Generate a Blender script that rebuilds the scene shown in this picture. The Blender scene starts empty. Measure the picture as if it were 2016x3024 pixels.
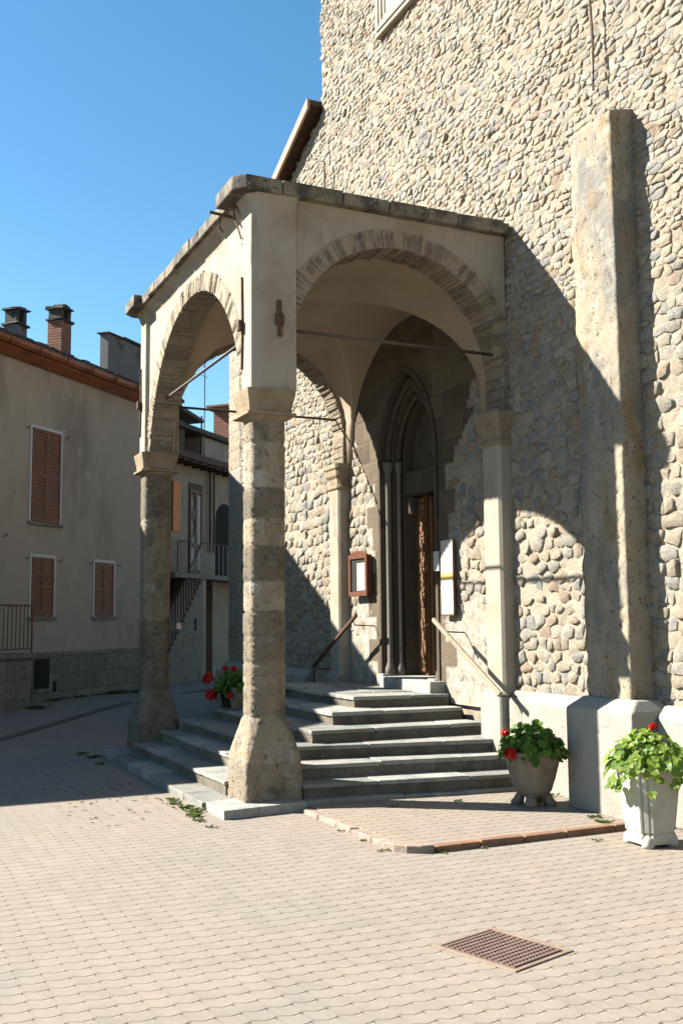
import bpy, bmesh, math, random
import numpy as np
from mathutils import Vector, Matrix
R=math.radians
random.seed(7); rng=np.random.default_rng(7)
scene=bpy.context.scene
C=scene.collection

# ------------------------------------------------------------------ camera
CAMLOC=Vector((11.106,-7.495,2.08)); YAW,PIT,ROL=R(64.946),R(6.0),R(-0.477)
d=Vector((-math.sin(YAW)*math.cos(PIT),math.cos(YAW)*math.cos(PIT),math.sin(PIT)))
r=Vector((math.cos(YAW),math.sin(YAW),0)); u=r.cross(d)
r2=r*math.cos(ROL)+u*math.sin(ROL); u2=-r*math.sin(ROL)+u*math.cos(ROL)
cam=bpy.data.cameras.new('camera'); camo=bpy.data.objects.new('camera',cam); C.objects.link(camo)
camo.matrix_world=Matrix(((r2.x,u2.x,-d.x,CAMLOC.x),(r2.y,u2.y,-d.y,CAMLOC.y),(r2.z,u2.z,-d.z,CAMLOC.z),(0,0,0,1)))
cam.sensor_fit='VERTICAL'; cam.sensor_height=36; cam.sensor_width=24; cam.lens=36*3018/3024
cam.clip_end=2000; cam.clip_start=.05
scene.camera=camo

# ------------------------------------------------------------------ light
SUN=Vector((.478,.651,-.588)).normalized()
w=bpy.data.worlds.new('World'); scene.world=w; w.use_nodes=True
nt=w.node_tree
sky=nt.nodes.new('ShaderNodeTexSky'); sky.sky_type='NISHITA'; sky.sun_disc=False
sky.sun_elevation=math.asin(-SUN.z); sky.sun_rotation=math.atan2(-SUN.x,-SUN.y)
sky.altitude=900; sky.air_density=1.0; sky.dust_density=.25; sky.ozone_density=.6
bg=nt.nodes['Background']; hs=nt.nodes.new('ShaderNodeHueSaturation'); hs.inputs['Saturation'].default_value=1.28; hs.inputs['Hue'].default_value=.488
nt.links.new(sky.outputs[0],hs.inputs['Color']); nt.links.new(hs.outputs[0],bg.inputs[0]); bg.inputs[1].default_value=.05
sl=bpy.data.lights.new('sun','SUN'); sl.energy=5.0; sl.angle=R(.5); sl.color=(1,.95,.86)
so=bpy.data.objects.new('sun',sl); C.objects.link(so)
so.rotation_euler=SUN.to_track_quat('-Z','Y').to_euler(); so.location=(-20,-20,30)
scene.view_settings.view_transform='Standard'; scene.view_settings.look='None'
scene.view_settings.exposure=2.12; scene.view_settings.gamma=1
scene.cycles.max_bounces=8; scene.cycles.diffuse_bounces=4

# ------------------------------------------------------------------ materials
ALB=.52
class N:
    def __init__(s,name):
        s.m=bpy.data.materials.new(name); s.m.use_nodes=True
        s.nt=s.m.node_tree; s.b=s.nt.nodes['Principled BSDF']
        s.b.inputs['Specular IOR Level'].default_value=.25
    def n(s,t,**k):
        x=s.nt.nodes.new(t)
        for a,v in k.items(): setattr(x,a,v)
        return x
    def l(s,a,b): s.nt.links.new(a,b)
    def pos(s):
        if not hasattr(s,'_p'): s._p=s.n('ShaderNodeNewGeometry').outputs['Position']
        return s._p
    def noise(s,scale,detail=4,rough=.6,vec=None,stretch=None):
        t=s.n('ShaderNodeTexNoise'); t.inputs['Scale'].default_value=scale; t.inputs['Detail'].default_value=detail; t.inputs['Roughness'].default_value=rough
        v=vec or s.pos()
        if stretch:
            mp=s.n('ShaderNodeMapping'); mp.inputs['Scale'].default_value=stretch; s.l(v,mp.inputs[0]); v=mp.outputs[0]
        s.l(v,t.inputs['Vector']); return t.outputs['Fac']
    def math(s,op,a,b=None,c=None):
        x=s.n('ShaderNodeMath',operation=op)
        for i,v in enumerate((a,b,c)):
            if v is None: continue
            if isinstance(v,(int,float)): x.inputs[i].default_value=v
            else: s.l(v,x.inputs[i])
        return x.outputs[0]
    def rng(s,f,a,b,lo=0,hi=1):
        x=s.n('ShaderNodeMapRange',interpolation_type='SMOOTHSTEP'); s.l(f,x.inputs[0])
        x.inputs[1].default_value=a; x.inputs[2].default_value=b; x.inputs[3].default_value=lo; x.inputs[4].default_value=hi
        return x.outputs[0]
    def mix(s,f,a,b,mode='MIX'):
        x=s.n('ShaderNodeMix',data_type='RGBA',blend_type=mode)
        if isinstance(f,(int,float)): x.inputs[0].default_value=f
        else: s.l(f,x.inputs[0])
        for i,v in ((6,a),(7,b)):
            if isinstance(v,tuple): x.inputs[i].default_value=(*v[:3],1)
            else: s.l(v,x.inputs[i])
        return x.outputs[2]
    def attr(s,name): 
        a=s.n('ShaderNodeAttribute'); a.attribute_name=name; return a.outputs['Fac']
    def mul(s,col,f):
        x=s.n('ShaderNodeVectorMath',operation='SCALE'); s.l(col,x.inputs[0])
        if isinstance(f,(int,float)): x.inputs['Scale'].default_value=f
        else: s.l(f,x.inputs['Scale'])
        return x.outputs[0]
    def bump(s,h,strength=.5,dist=.02):
        b=s.n('ShaderNodeBump'); b.inputs['Strength'].default_value=strength; b.inputs['Distance'].default_value=dist
        s.l(h,b.inputs['Height']); s.l(b.outputs[0],s.b.inputs['Normal'])
    def out(s,col,rough=.9,metal=0):
        if not isinstance(col,tuple): col=s.mul(col,ALB)
        else: col=tuple(c*ALB for c in col)
        if isinstance(col,tuple): s.b.inputs['Base Color'].default_value=(*col[:3],1)
        else: s.l(col,s.b.inputs['Base Color'])
        s.b.inputs['Roughness'].default_value=rough; s.b.inputs['Metallic'].default_value=metal
        return s.m

def M(name,base,layers=(),rough=.9,bump=None,tone=None,metal=0,fine=.12):
    """layers: (colour, noise scale, lo, hi[, stretch]) painted over in turn; tone: brightness range driven by the per-stone attribute"""
    s=N(name); col=None; cur=base
    for L in layers:
        f=s.rng(s.noise(L[1],6,.62,stretch=L[4] if len(L)>4 else None),L[2],L[3])
        cur=s.mix(f,cur,L[0])
    if isinstance(cur,tuple):
        c=s.n('ShaderNodeRGB'); c.outputs[0].default_value=(*cur,1); cur=c.outputs[0]
    if fine: cur=s.mul(cur,s.rng(s.noise(90,3),.2,.8,1-fine,1+fine))
    if tone: cur=s.mul(cur,s.rng(s.attr('tone'),0,1,tone[0],tone[1]))
    if bump:
        h=s.noise(bump[0],6,.65); s.bump(h,bump[1],bump[2])
    return s.out(cur,rough,metal)

# rubble: stone / mortar split and per-stone colour come from the displaced mesh
def rubble_mat():
    s=N('rubble_stone')
    st=s.attr('stone'); rn=s.attr('rnd'); pl=s.attr('plaster')
    ramp=s.n('ShaderNodeValToRGB'); s.l(rn,ramp.inputs[0]); cr=ramp.color_ramp; cr.interpolation='CONSTANT'
    cols=[(.44,.38,.28),(.37,.345,.285),(.45,.385,.275),(.39,.375,.325),(.39,.325,.235),(.43,.365,.265),(.30,.295,.275),(.50,.45,.36),(.39,.295,.21),(.41,.38,.32)]
    while len(cr.elements)<len(cols): cr.elements.new(.5)
    for i,c in enumerate(cols): cr.elements[i].position=i/len(cols); cr.elements[i].color=(c[0]*1.10,c[1]*1.10,c[2]*1.12,1)
    scol=s.mul(ramp.outputs[0],s.rng(s.noise(14,5,.7),.25,.75,.78,1.2))
    scol=s.mix(s.rng(s.noise(5,4),.5,.7,0,.5),scol,(.44,.36,.25))
    upz=s.attr('up'); scol=s.mul(scol,s.rng(upz,0,1,.93,1.06))
    mort=s.mix(s.rng(s.noise(3,5),.35,.7),(.53,.465,.36),(.46,.39,.285)); mort=s.mix(upz,mort,s.mix(s.rng(s.noise(3,5),.35,.7),(.50,.435,.335),(.44,.37,.27)))
    smear=s.math('MULTIPLY',s.rng(s.noise(8,6,.7),.50,.64),.72); scol=s.mul(scol,s.rng(s.noise(45,5,.75),.28,.72,.72,1.2))
    col=s.mix(s.math('MULTIPLY',st,s.math('SUBTRACT',.93,smear)),mort,scol)
    pcol=s.mix(s.rng(s.noise(6,6,.7),.42,.62),(.58,.54,.45),(.40,.34,.26))
    col=s.mix(pl,col,pcol)
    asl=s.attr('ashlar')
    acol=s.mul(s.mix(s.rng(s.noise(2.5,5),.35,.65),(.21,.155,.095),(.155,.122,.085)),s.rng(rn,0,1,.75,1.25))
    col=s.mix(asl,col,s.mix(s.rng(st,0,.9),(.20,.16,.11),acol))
    s.bump(s.math('ADD',s.noise(26,6,.75),s.math('MULTIPLY',s.noise(90,3),.35)),.85,.035)
    return s.out(col,.92)

MT={}
MT['rubble']=rubble_mat()
MT['plaster']=M('porch_plaster',(.50,.44,.345),[((.40,.325,.23),1.6,.44,.70),((.31,.26,.19),2.6,.57,.70,(1,1,.35)),((.35,.29,.215),6,.56,.74,(1,1,.16)),((.40,.31,.20),.9,.56,.70),((.55,.50,.42),3.2,.55,.8)],bump=(38,.25,.01))
MT['vault']=M('vault_plaster',(.56,.44,.315),[((.46,.355,.245),1.1,.4,.7),((.60,.49,.36),2.7,.5,.8)],bump=(20,.15,.01),fine=.05)
MT['tufa']=M('tufa_block',(.44,.36,.255),[((.33,.265,.18),2.2,.45,.68),((.50,.46,.38),4.5,.48,.70),((.17,.14,.10),13,.54,.70),((.44,.31,.17),1.3,.55,.75),((.22,.19,.15),3.1,.54,.70),((.12,.10,.075),30,.60,.70)],bump=(34,1.0,.04),tone=(.56,1.26))
MT['capital']=M('capital_stone',(.40,.31,.20),[((.30,.22,.13),5,.45,.7),((.46,.40,.31),9,.55,.75)],bump=(30,.6,.02))
MT['vouss']=M('voussoir_stone',(.42,.345,.245),[((.31,.245,.17),7,.45,.66),((.50,.44,.34),9,.46,.66)],bump=(20,1.0,.09),tone=(.86,1.14))
MT['vmort']=M('arch_mortar',(.44,.36,.255),[((.35,.28,.19),6,.4,.7)],bump=(40,.6,.02))
MT['roofslab']=M('roof_slab_stone',(.34,.29,.21),[((.115,.10,.085),3.2,.40,.62),((.44,.38,.28),9,.56,.7),((.07,.066,.06),12,.6,.7)],bump=(24,.9,.03))
MT['butt']=M('buttress_render',(.42,.36,.26),[((.27,.255,.225),1.9,.42,.62,(1,1,.45)),((.33,.235,.125),3.6,.50,.70,(1,1,.4)),((.47,.42,.33),5.1,.52,.72,(1,1,.6)),((.19,.165,.13),9,.60,.72,(1,1,.5)),((.10,.085,.065),20,.58,.68)],bump=(30,.8,.02))
MT['plinth']=M('plinth_roughcast',(.47,.44,.38),[((.38,.34,.275),1.7,.42,.66,(1,1,.5)),((.52,.49,.42),6,.55,.75),((.30,.26,.20),3.2,.60,.74,(1,1,2.2))],bump=(60,.8,.016))
MT['slate']=M('step_slate',(.40,.385,.34),[((.28,.285,.27),3.4,.42,.66),((.46,.42,.335),6,.55,.74),((.22,.19,.14),9,.58,.75)],bump=(20,.7,.02),rough=.8,tone=(.8,1.25))
MT['riser']=M('dark_riser',(.23,.20,.15),[((.15,.13,.10),3.5,.42,.66,(1,1,.5)),((.30,.26,.19),6,.55,.74),((.10,.09,.07),9,.6,.75)],bump=(18,.8,.03),tone=(.8,1.2))  # risers darker and browner than the slate treads
def kerb_mat():
    s=N('kerb_stone'); c=s.mix(s.rng(s.attr('tone'),.45,.6),(.33,.185,.115),(.42,.33,.265)); c=s.mul(c,s.rng(s.noise(9,5),.3,.7,.8,1.15)); s.bump(s.noise(45,5),.6,.012); return s.out(c,.9)
MT['kerb']=kerb_mat()
MT['iron']=M('rusty_iron',(.10,.062,.04),[((.24,.13,.06),14,.48,.66)],rough=.75,bump=(60,.4,.005))
MT['tie']=M('weathered_tie_bar',(.13,.10,.085),[((.20,.12,.075),9,.5,.7)],rough=.6)
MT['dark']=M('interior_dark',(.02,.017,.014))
MT['door']=M('carved_oak',(.31,.155,.065),[((.2,.095,.04),6,.4,.7,(1,1,.2)),((.38,.22,.11),14,.5,.75,(1,1,.15))],rough=.6,bump=(40,.5,.01))
MT['railwood']=M('handrail_wood',(.42,.34,.25),[((.30,.21,.13),10,.45,.7)],rough=.6)
MT['railbrown']=M('handrail_brown',(.12,.06,.032),[((.2,.11,.06),8,.5,.7)],rough=.6)
MT['casewood']=M('notice_case_wood',(.20,.075,.04),[((.13,.05,.028),9,.45,.7)],rough=.45)
MT['paper']=M('paper',(.62,.52,.38),[((.7,.64,.52),6,.5,.6)],rough=.7)
MT['glassdark']=M('case_back',(.06,.06,.06),rough=.3)
MT['board']=M('painted_board',(.74,.70,.60),[((.68,.63,.50),2,.4,.7)],rough=.5,fine=.03)
MT['yellow']=M('rod_shadow_band',(.70,.55,.12),rough=.5)
MT['white']=M('white_paint',(.70,.69,.66),rough=.5,fine=.04)
MT['wallA']=M('grey_render',(.53,.445,.36),[((.37,.31,.25),.75,.46,.66,(1,1,.32)),((.61,.505,.40),2.4,.5,.75),((.42,.335,.26),8,.6,.75,(1,1,.2))],bump=(55,.3,.01))
MT['stoneA']=None
MT['shutter']=M('brown_shutter',(.26,.085,.022),[((.18,.058,.017),5,.4,.7)],rough=.55)
MT['orange']=M('orange_shutter',(.85,.22,.02),rough=.5)
MT['copper']=M('copper_gutter',(.40,.13,.04),[((.22,.07,.028),2.5,.42,.66),((.52,.21,.075),6,.55,.7)],rough=.5)
MT['vergeboard']=M('verge_board',(.60,.38,.28),[((.48,.27,.19),3,.5,.7)])
MT['tile']=M('dark_roof_slab',(.085,.082,.072),[((.14,.125,.10),7,.5,.7),((.05,.055,.04),4,.5,.7)],bump=(30,.6,.02),tone=(.7,1.3))
MT['greyconc']=M('grey_stack_render',(.22,.215,.21),[((.115,.075,.05),1.4,.54,.68),((.26,.255,.25),3,.5,.7)],bump=(40,.3,.01))
MT['wallB']=M('house_render',(.44,.37,.28),[((.33,.275,.21),1.4,.45,.7)],bump=(50,.2,.01))
MT['brownwood']=M('eaves_wood',(.10,.052,.03),[((.15,.08,.045),6,.45,.7)],rough=.7)
MT['concrete']=M('stair_concrete',(.30,.265,.215),[((.2,.18,.15),3,.45,.7)],bump=(60,.3,.01))
MT['barwhite']=M('pale_bar',(.45,.43,.40),rough=.5)
MT['rustbar']=M('rust_bar',(.22,.10,.05),[((.13,.07,.04),9,.4,.7)],rough=.6)
MT['cover']=M('cast_iron_cover',(.22,.145,.12),[((.28,.195,.165),9,.4,.7)],rough=.6,bump=(80,.4,.004))
MT['coverframe']=M('cover_frame',(.34,.25,.19),[((.28,.2,.15),8,.4,.7)],rough=.8)
MT['urn']=M('grey_cast_stone',(.33,.275,.205),[((.23,.185,.14),4,.45,.68),((.33,.28,.21),9,.55,.72)],bump=(45,.5,.01))
MT['urnwhite']=M('white_cast_stone',(.66,.62,.52),[((.55,.49,.38),5,.5,.75)],bump=(60,.3,.008))
MT['soil']=M('soil',(.035,.025,.018),bump=(40,.8,.02))
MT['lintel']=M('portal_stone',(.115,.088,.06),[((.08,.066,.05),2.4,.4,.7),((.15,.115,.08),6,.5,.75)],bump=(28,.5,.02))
MT['colgrey']=M('colonnette_grey',(.22,.195,.165),[((.19,.165,.14),6,.45,.7)],bump=(40,.4,.01))
MT['colstone']=M('colonnette_stone',(.42,.40,.37),[((.30,.27,.23),6,.45,.7)],bump=(40,.4,.01))

def ashlar_base(name,c1,c2,cm,sw,sh):
    s=N(name); tc=s.n('ShaderNodeTexCoord'); mp=s.n('ShaderNodeMapping'); mp.inputs['Rotation'].default_value=(R(90),0,0)
    s.l(tc.outputs['Object'],mp.inputs[0])
    b=s.n('ShaderNodeTexBrick'); s.l(mp.outputs[0],b.inputs[0])
    b.inputs['Scale'].default_value=1; b.inputs['Brick Width'].default_value=sw; b.inputs['Row Height'].default_value=sh; b.inputs['Mortar Size'].default_value=.012; b.inputs['Mortar Smooth'].default_value=.3
    b.inputs[1].default_value=(*c1,1); b.inputs[2].default_value=(*c2,1); b.inputs[3].default_value=(*cm,1)
    col=s.mul(b.outputs[0],s.rng(s.noise(7,5),.2,.8,.75,1.25))
    s.bump(s.math('ADD',s.math('MULTIPLY',b.outputs['Fac'],-1),s.math('MULTIPLY',s.noise(30,5),.5)),.5,.02)
    return s.out(col,.9)
MT['stoneA']=ashlar_base('plinth_slabs',(.215,.20,.165),(.30,.27,.22),(.16,.145,.12),.62,.42)
MT['brick']=ashlar_base('chimney_brick',(.42,.13,.075),(.22,.085,.06),(.38,.27,.2),.24,.075)

def leaf_mat(name,c1,c2,c3,tr=.3):
    s=N(name); rn=s.attr('tone')
    col=s.mix(rn,c1,c2); col=s.mix(s.rng(s.noise(25,3),.5,.75),col,c3)
    s.out(col,.5)
    t=s.n('ShaderNodeBsdfTranslucent'); s.l(s.mul(col,1.6),t.inputs[0])
    mx=s.n('ShaderNodeMixShader'); mx.inputs[0].default_value=tr
    s.l(s.b.outputs[0],mx.inputs[1]); s.l(t.outputs[0],mx.inputs[2]); s.l(mx.outputs[0],s.nt.nodes['Material Output'].inputs[0])
    return s.m
MT['leaf']=leaf_mat('geranium_leaf',(.06,.145,.015),(.16,.29,.03),(.26,.33,.045))
MT['leaflime']=leaf_mat('lime_leaf',(.10,.20,.02),(.22,.32,.04),(.30,.33,.07),.35)
MT['stem']=M('plant_stem',(.09,.14,.03),rough=.6)
MT['petal']=leaf_mat('red_petal',(.52,.012,.008),(.72,.03,.015),(.6,.02,.01),.2)
MT['weed']=leaf_mat('weed_leaf',(.055,.10,.015),(.13,.17,.035),(.16,.17,.05),.2)

def paver_mat(name,cA,cB):
    s=N(name); p=s.n('ShaderNodeSeparateXYZ'); 
    wv=s.n('ShaderNodeTexNoise'); wv.inputs['Scale'].default_value=.35; s.l(s.pos(),wv.inputs['Vector'])
    ad=s.n('ShaderNodeVectorMath',operation='MULTIPLY_ADD'); s.l(wv.outputs['Color'],ad.inputs[0]); ad.inputs[1].default_value=(.10,.10,0); s.l(s.pos(),ad.inputs[2])
    s.l(ad.outputs[0],p.inputs[0]); X,Y=p.outputs[0],p.outputs[1]
    L,W,A=.145,.137,.036
    yu=s.math('DIVIDE',Y,L); fy=s.math('FRACT',yu)
    xs=s.math('SUBTRACT',X,s.math('MULTIPLY',s.math('SMOOTH_MIN',fy,s.math('SUBTRACT',1.0,fy),.1),A*1.4))
    xs=s.math('SUBTRACT',xs,s.math('MULTIPLY',fy,A*.6))
    v=s.math('DIVIDE',xs,W); fv=s.math('FRACT',v)
    dl=s.math('MULTIPLY',s.math('MINIMUM',fv,s.math('SUBTRACT',1.0,fv)),W)            # long joint
    # short zigzag joint
    tri=s.math('ABSOLUTE',s.math('SUBTRACT',fv,.5))
    yz=s.math('ADD',yu,s.math('MULTIPLY',tri,.22)); fz=s.math('FRACT',yz)
    ds=s.math('MULTIPLY',s.math('MINIMUM',fz,s.math('SUBTRACT',1.0,fz)),L)
    near=s.rng(tri,.27,.45,0.12,1)      # short joints open only beside the notch
    jl=s.rng(dl,.004,.011,1,0); js=s.math('MULTIPLY',s.rng(ds,.004,.014,1,0),near)
    wear=s.rng(s.noise(1.3,4),.3,.7,.45,1)
    j=s.math('MULTIPLY',s.math('MAXIMUM',s.math('MULTIPLY',jl,.42),js),wear)
    idx=s.n('ShaderNodeCombineXYZ'); s.l(s.math('FLOOR',v),idx.inputs[0]); s.l(s.math('FLOOR',yz),idx.inputs[1])
    wn=s.n('ShaderNodeTexWhiteNoise',noise_dimensions='2D'); s.l(idx.outputs[0],wn.inputs['Vector'])
    col=s.mix(s.rng(s.noise(.55,5,.65),.38,.64),cA,cB)
    col=s.mul(col,s.rng(wn.outputs[0],0,1,.97,1.03))
    col=s.mul(col,s.rng(s.noise(160,2),.2,.8,.88,1.12))
    col=s.mul(col,s.rng(s.noise(6,6,.7),.3,.75,1.05,.88))
    col=s.mix(s.rng(s.noise(1.7,6,.7),.56,.72,0,.35),col,(.27,.225,.18)); col=s.mix(s.rng(s.noise(47,2),.70,.76,0,.7),col,(.14,.11,.085))
    moss=s.math('MULTIPLY',s.rng(s.noise(.8,4,.6),.50,.68),s.rng(s.noise(9,3),.45,.6))
    jc=s.mix(moss,(.16,.125,.09),(.13,.15,.045))
    col=s.mix(s.math('MULTIPLY',j,.85),col,jc)
    h=s.math('SUBTRACT',s.math('MULTIPLY',s.noise(140,3),.12),s.rng(s.math('MINIMUM',dl,s.math('ADD',ds,s.math('SUBTRACT',.02,s.math('MULTIPLY',near,.02)))),0,.014,1,0))
    s.bump(h,.75,.010)
    return s.out(col,.88)
MT['paver']=paver_mat('block_paving',(.376,.314,.254),(.342,.298,.255))
MT['paver2']=paver_mat('forecourt_paving',(.385,.315,.25),(.355,.30,.248))
MT['asphalt']=M('drain_slabs',(.17,.145,.12),[((.21,.18,.15),5,.4,.7)],bump=(90,.5,.01))

# ------------------------------------------------------------------ mesh helpers
class MB:
    def __init__(s): s.v=[]; s.f=[]; s.t=[]
    def add(s,vs,fs,tone=None):
        o=len(s.v); s.v+= [tuple(p) for p in vs]
        t=random.random() if tone is None else tone
        for f in fs: s.f.append(tuple(i+o for i in f)); s.t.append(t)
    def box(s,x0,x1,y0,y1,z0,z1,tone=None,jit=0,mat=None):
        P=[Vector((x,y,z)) for z in(z0,z1) for y in(y0,y1) for x in(x0,x1)]
        if jit: P=[p+Vector((random.uniform(-jit,jit),random.uniform(-jit,jit),random.uniform(-jit,jit))) for p in P]
        if mat is not None: P=[mat@p for p in P]
        s.add(P,[(0,2,3,1),(4,5,7,6),(0,1,5,4),(2,6,7,3),(0,4,6,2),(1,3,7,5)],tone)
    def prism(s,poly,axis,a,b,tone=None):
        """poly of 2-D points, extruded along axis from a to b"""
        n=len(poly)
        def P(p,t): return {'x':(t,p[0],p[1]),'y':(p[0],t,p[1]),'z':(p[0],p[1],t)}[axis]
        vs=[P(p,a) for p in poly]+[P(p,b) for p in poly]
        s.add(vs,[tuple(range(n))[::-1],tuple(range(n,2*n))]+[(i,(i+1)%n,(i+1)%n+n,i+n) for i in range(n)],tone)
    def tube(s,pts,rad,n=8,tone=None,cap=True):
        pts=[Vector(p) for p in pts]; rr=rad if isinstance(rad,(list,tuple)) else [rad]*len(pts)
        rings=[]; ref=Vector((0,0,1))
        for i,p in enumerate(pts):
            t=(pts[min(i+1,len(pts)-1)]-pts[max(i-1,0)]).normalized()
            a=t.cross(ref); 
            if a.length<.05: a=t.cross(Vector((1,0,0)))
            a.normalize(); b=t.cross(a)
            rings.append([p+(a*math.cos(2*math.pi*k/n)+b*math.sin(2*math.pi*k/n))*rr[i] for k in range(n)])
        vs=[q for r_ in rings for q in r_]; fs=[]
        for i in range(len(pts)-1):
            for k in range(n): fs.append((i*n+k,i*n+(k+1)%n,(i+1)*n+(k+1)%n,(i+1)*n+k))
        if cap: fs+= [tuple(range(n))[::-1],tuple((len(pts)-1)*n+k for k in range(n))]
        s.add(vs,fs,tone)
    def loft(s,rings,cap=True,tone=None,closed=True):
        n=len(rings[0]); vs=[q for r_ in rings for q in r_]; fs=[]
        for i in range(len(rings)-1):
            for k in range(n if closed else n-1): fs.append((i*n+k,i*n+(k+1)%n,(i+1)*n+(k+1)%n,(i+1)*n+k))
        if cap and closed: fs+= [tuple(range(n))[::-1],tuple((len(rings)-1)*n+k for k in range(n))]
        s.add(vs,fs,tone)
    def lathe(s,prof,n=24,c=(0,0),tone=None):
        s.loft([[(c[0]+r_*math.cos(2*math.pi*k/n),c[1]+r_*math.sin(2*math.pi*k/n),z) for k in range(n)] for r_,z in prof],tone=tone)
    def build(s,name,mat,parent=None,bevel=0,seg=1,smooth=False,fix=True):
        me=bpy.data.meshes.new(name); me.from_pydata(s.v,[],s.f); me.update()
        a=me.attributes.new('tone','FLOAT','FACE'); a.data.foreach_set('value',s.t)
        bm=bmesh.new(); bm.from_mesh(me)
        if fix: bmesh.ops.recalc_face_normals(bm,faces=bm.faces)
        if bevel:
            es=[e for e in bm.edges if len(e.link_faces)==2 and e.calc_face_angle(0)>.5]
            bmesh.ops.bevel(bm,geom=es,offset=bevel,segments=seg,affect='EDGES',profile=.5)
        bm.to_mesh(me); bm.free()
        if smooth: me.polygons.foreach_set('use_smooth',[True]*len(me.polygons))
        me.materials.append(MT[mat] if isinstance(mat,str) else mat)
        o=bpy.data.objects.new(name,me); C.objects.link(o)
        if parent is not None: o.parent=parent
        return o
def np_mesh(name,V,F,mat,parent=None,attrs={},smooth=False):
    me=bpy.data.meshes.new(name); V=np.asarray(V,np.float32); F=np.asarray(F,np.int32); k=F.shape[1]
    me.vertices.add(len(V)); me.vertices.foreach_set('co',V.ravel())
    me.loops.add(F.size); me.loops.foreach_set('vertex_index',F.ravel())
    me.polygons.add(len(F)); me.polygons.foreach_set('loop_start',np.arange(0,F.size,k,dtype=np.int32))
    for n_,a in attrs.items():
        at=me.attributes.new(n_,'FLOAT','POINT'); at.data.foreach_set('value',np.asarray(a,np.float32).ravel())
    me.update(calc_edges=True); me.validate()
    if smooth: me.polygons.foreach_set('use_smooth',[True]*len(me.polygons))
    me.materials.append(MT[mat]); o=bpy.data.objects.new(name,me); C.objects.link(o)
    if parent is not None: o.parent=parent
    return o
def mixed_mesh(name,V,loops,counts,mat,parent,attrs):
    me=bpy.data.meshes.new(name); V=np.asarray(V,np.float32); loops=np.asarray(loops,np.int32); counts=np.asarray(counts,np.int32)
    me.vertices.add(len(V)); me.vertices.foreach_set('co',V.ravel())
    me.loops.add(len(loops)); me.loops.foreach_set('vertex_index',loops)
    me.polygons.add(len(counts)); me.polygons.foreach_set('loop_start',np.concatenate([[0],np.cumsum(counts)[:-1]]).astype(np.int32))
    for n_,a in attrs.items():
        at=me.attributes.new(n_,'FLOAT','POINT'); at.data.foreach_set('value',np.asarray(a,np.float32).ravel())
    me.update(calc_edges=True); me.validate(); me.materials.append(MT[mat])
    o=bpy.data.objects.new(name,me); C.objects.link(o); o.parent=parent; return o
def tag(o,label,cat,group=None):
    o['label']=label; o['category']=cat
    if group: o['group']=group
    return o
def thing(name,label,cat,loc=(0,0,0),rotz=0,group=None):
    o=bpy.data.objects.new(name,None); C.objects.link(o); o.location=loc; o.rotation_euler=(0,0,rotz); o.empty_display_size=.3
    return tag(o,label,cat,group)
def struct(o,kind='structure'): o['kind']=kind; return o

# numpy noise
def hsh(i,j,k=0):
    n=(i.astype(np.int64)*374761393+j.astype(np.int64)*668265263+k*1274126177)&0x7fffffff
    n=((n^(n>>13))*1274126177)&0x7fffffff
    return ((n^(n>>16))&0xffff)/65535.0
def vnoise(x,y,k=0):
    i=np.floor(x);j=np.floor(y);fx=x-i;fy=y-j;fx=fx*fx*(3-2*fx);fy=fy*fy*(3-2*fy)
    return (hsh(i,j,k)*(1-fx)+hsh(i+1,j,k)*fx)*(1-fy)+(hsh(i,j+1,k)*(1-fx)+hsh(i+1,j+1,k)*fx)*fy
def fbm(x,y,k=0,o=4):
    t=0;a=.5
    for q in range(o): t=t+a*vnoise(x*2**q,y*2**q,k+q); a*=.5
    return t
def sst(a,b,x):
    t=np.clip((x-a)/(b-a),0,1); return t*t*(3-2*t)
def cells(X,Zr,k=0,jit=.38,rowsx=None,p=2.6):
    """stones laid in rough courses: X in metres, Zr in course units"""
    J=np.floor(Zr); F1=np.full(X.shape,9.);F2=np.full(X.shape,9.);ID=np.zeros(X.shape);OX=np.zeros(X.shape);OZ=np.zeros(X.shape)
    for dj in(-1,0,1):
        j=J+dj; sx=rowsx(j); xx=X/sx+.37*j+hsh(j,j*0+3,k); I=np.floor(xx)
        for di in(-2,-1,0,1,2):
            i=I+di
            cx=i+.5+(hsh(i,j,k+1)-.5)*2*jit; cz=j+.5+(hsh(i,j,k+2)-.5)*2*jit*.8
            dd=(np.abs((xx-cx)*sx/.2)**p+np.abs((Zr-cz))**p)**(1/p)
            idn=hsh(i,j,k+5)
            m=dd<F1
            F2=np.where(m,F1,np.minimum(F2,dd)); ID=np.where(m,idn,ID); F1=np.where(m,dd,F1); OX=np.where(m,(xx-cx),OX); OZ=np.where(m,Zr-cz,OZ)
    return F1,F2-F1,ID,OX,OZ

# ------------------------------------------------------------------ ground
WA=Vector((-12.27,-5.29,0)); UA=Vector((-.70,.7141,0)).normalized(); NA=Vector((UA.y,-UA.x,0)); ROTA=math.atan2(UA.y,UA.x)
def gz(x,y):
    dist=(x-WA.x)*NA.x+(y-WA.y)*NA.y; s_=(x-WA.x)*UA.x+(y-WA.y)*UA.y
    return .16*float(sst(4.5,.3,np.array(dist)))*float(sst(9,4,np.array(s_)))+.06*float(sst(-7,-13,np.array(x)))
def axis(a,b,f0,f1):
    L=[a]+list(np.arange(f0,f1+.01,.6))+[b]; return L
xs_=[-400,-120,-60]+list(np.arange(-34,16.1,.6))+[60,200,400]; ys_=[-400,-120,-40]+list(np.arange(-14,20.1,.6))+[60,200,400]
V=[(x,y,gz(x,y) if abs(x)<40 and abs(y)<25 else .0) for y in ys_ for x in xs_]; nx=len(xs_)
F=[(j*nx+i,j*nx+i+1,(j+1)*nx+i+1,(j+1)*nx+i) for j in range(len(ys_)-1) for i in range(nx-1)]
struct(np_mesh('ground',V,F,'paver',smooth=True))
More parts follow.
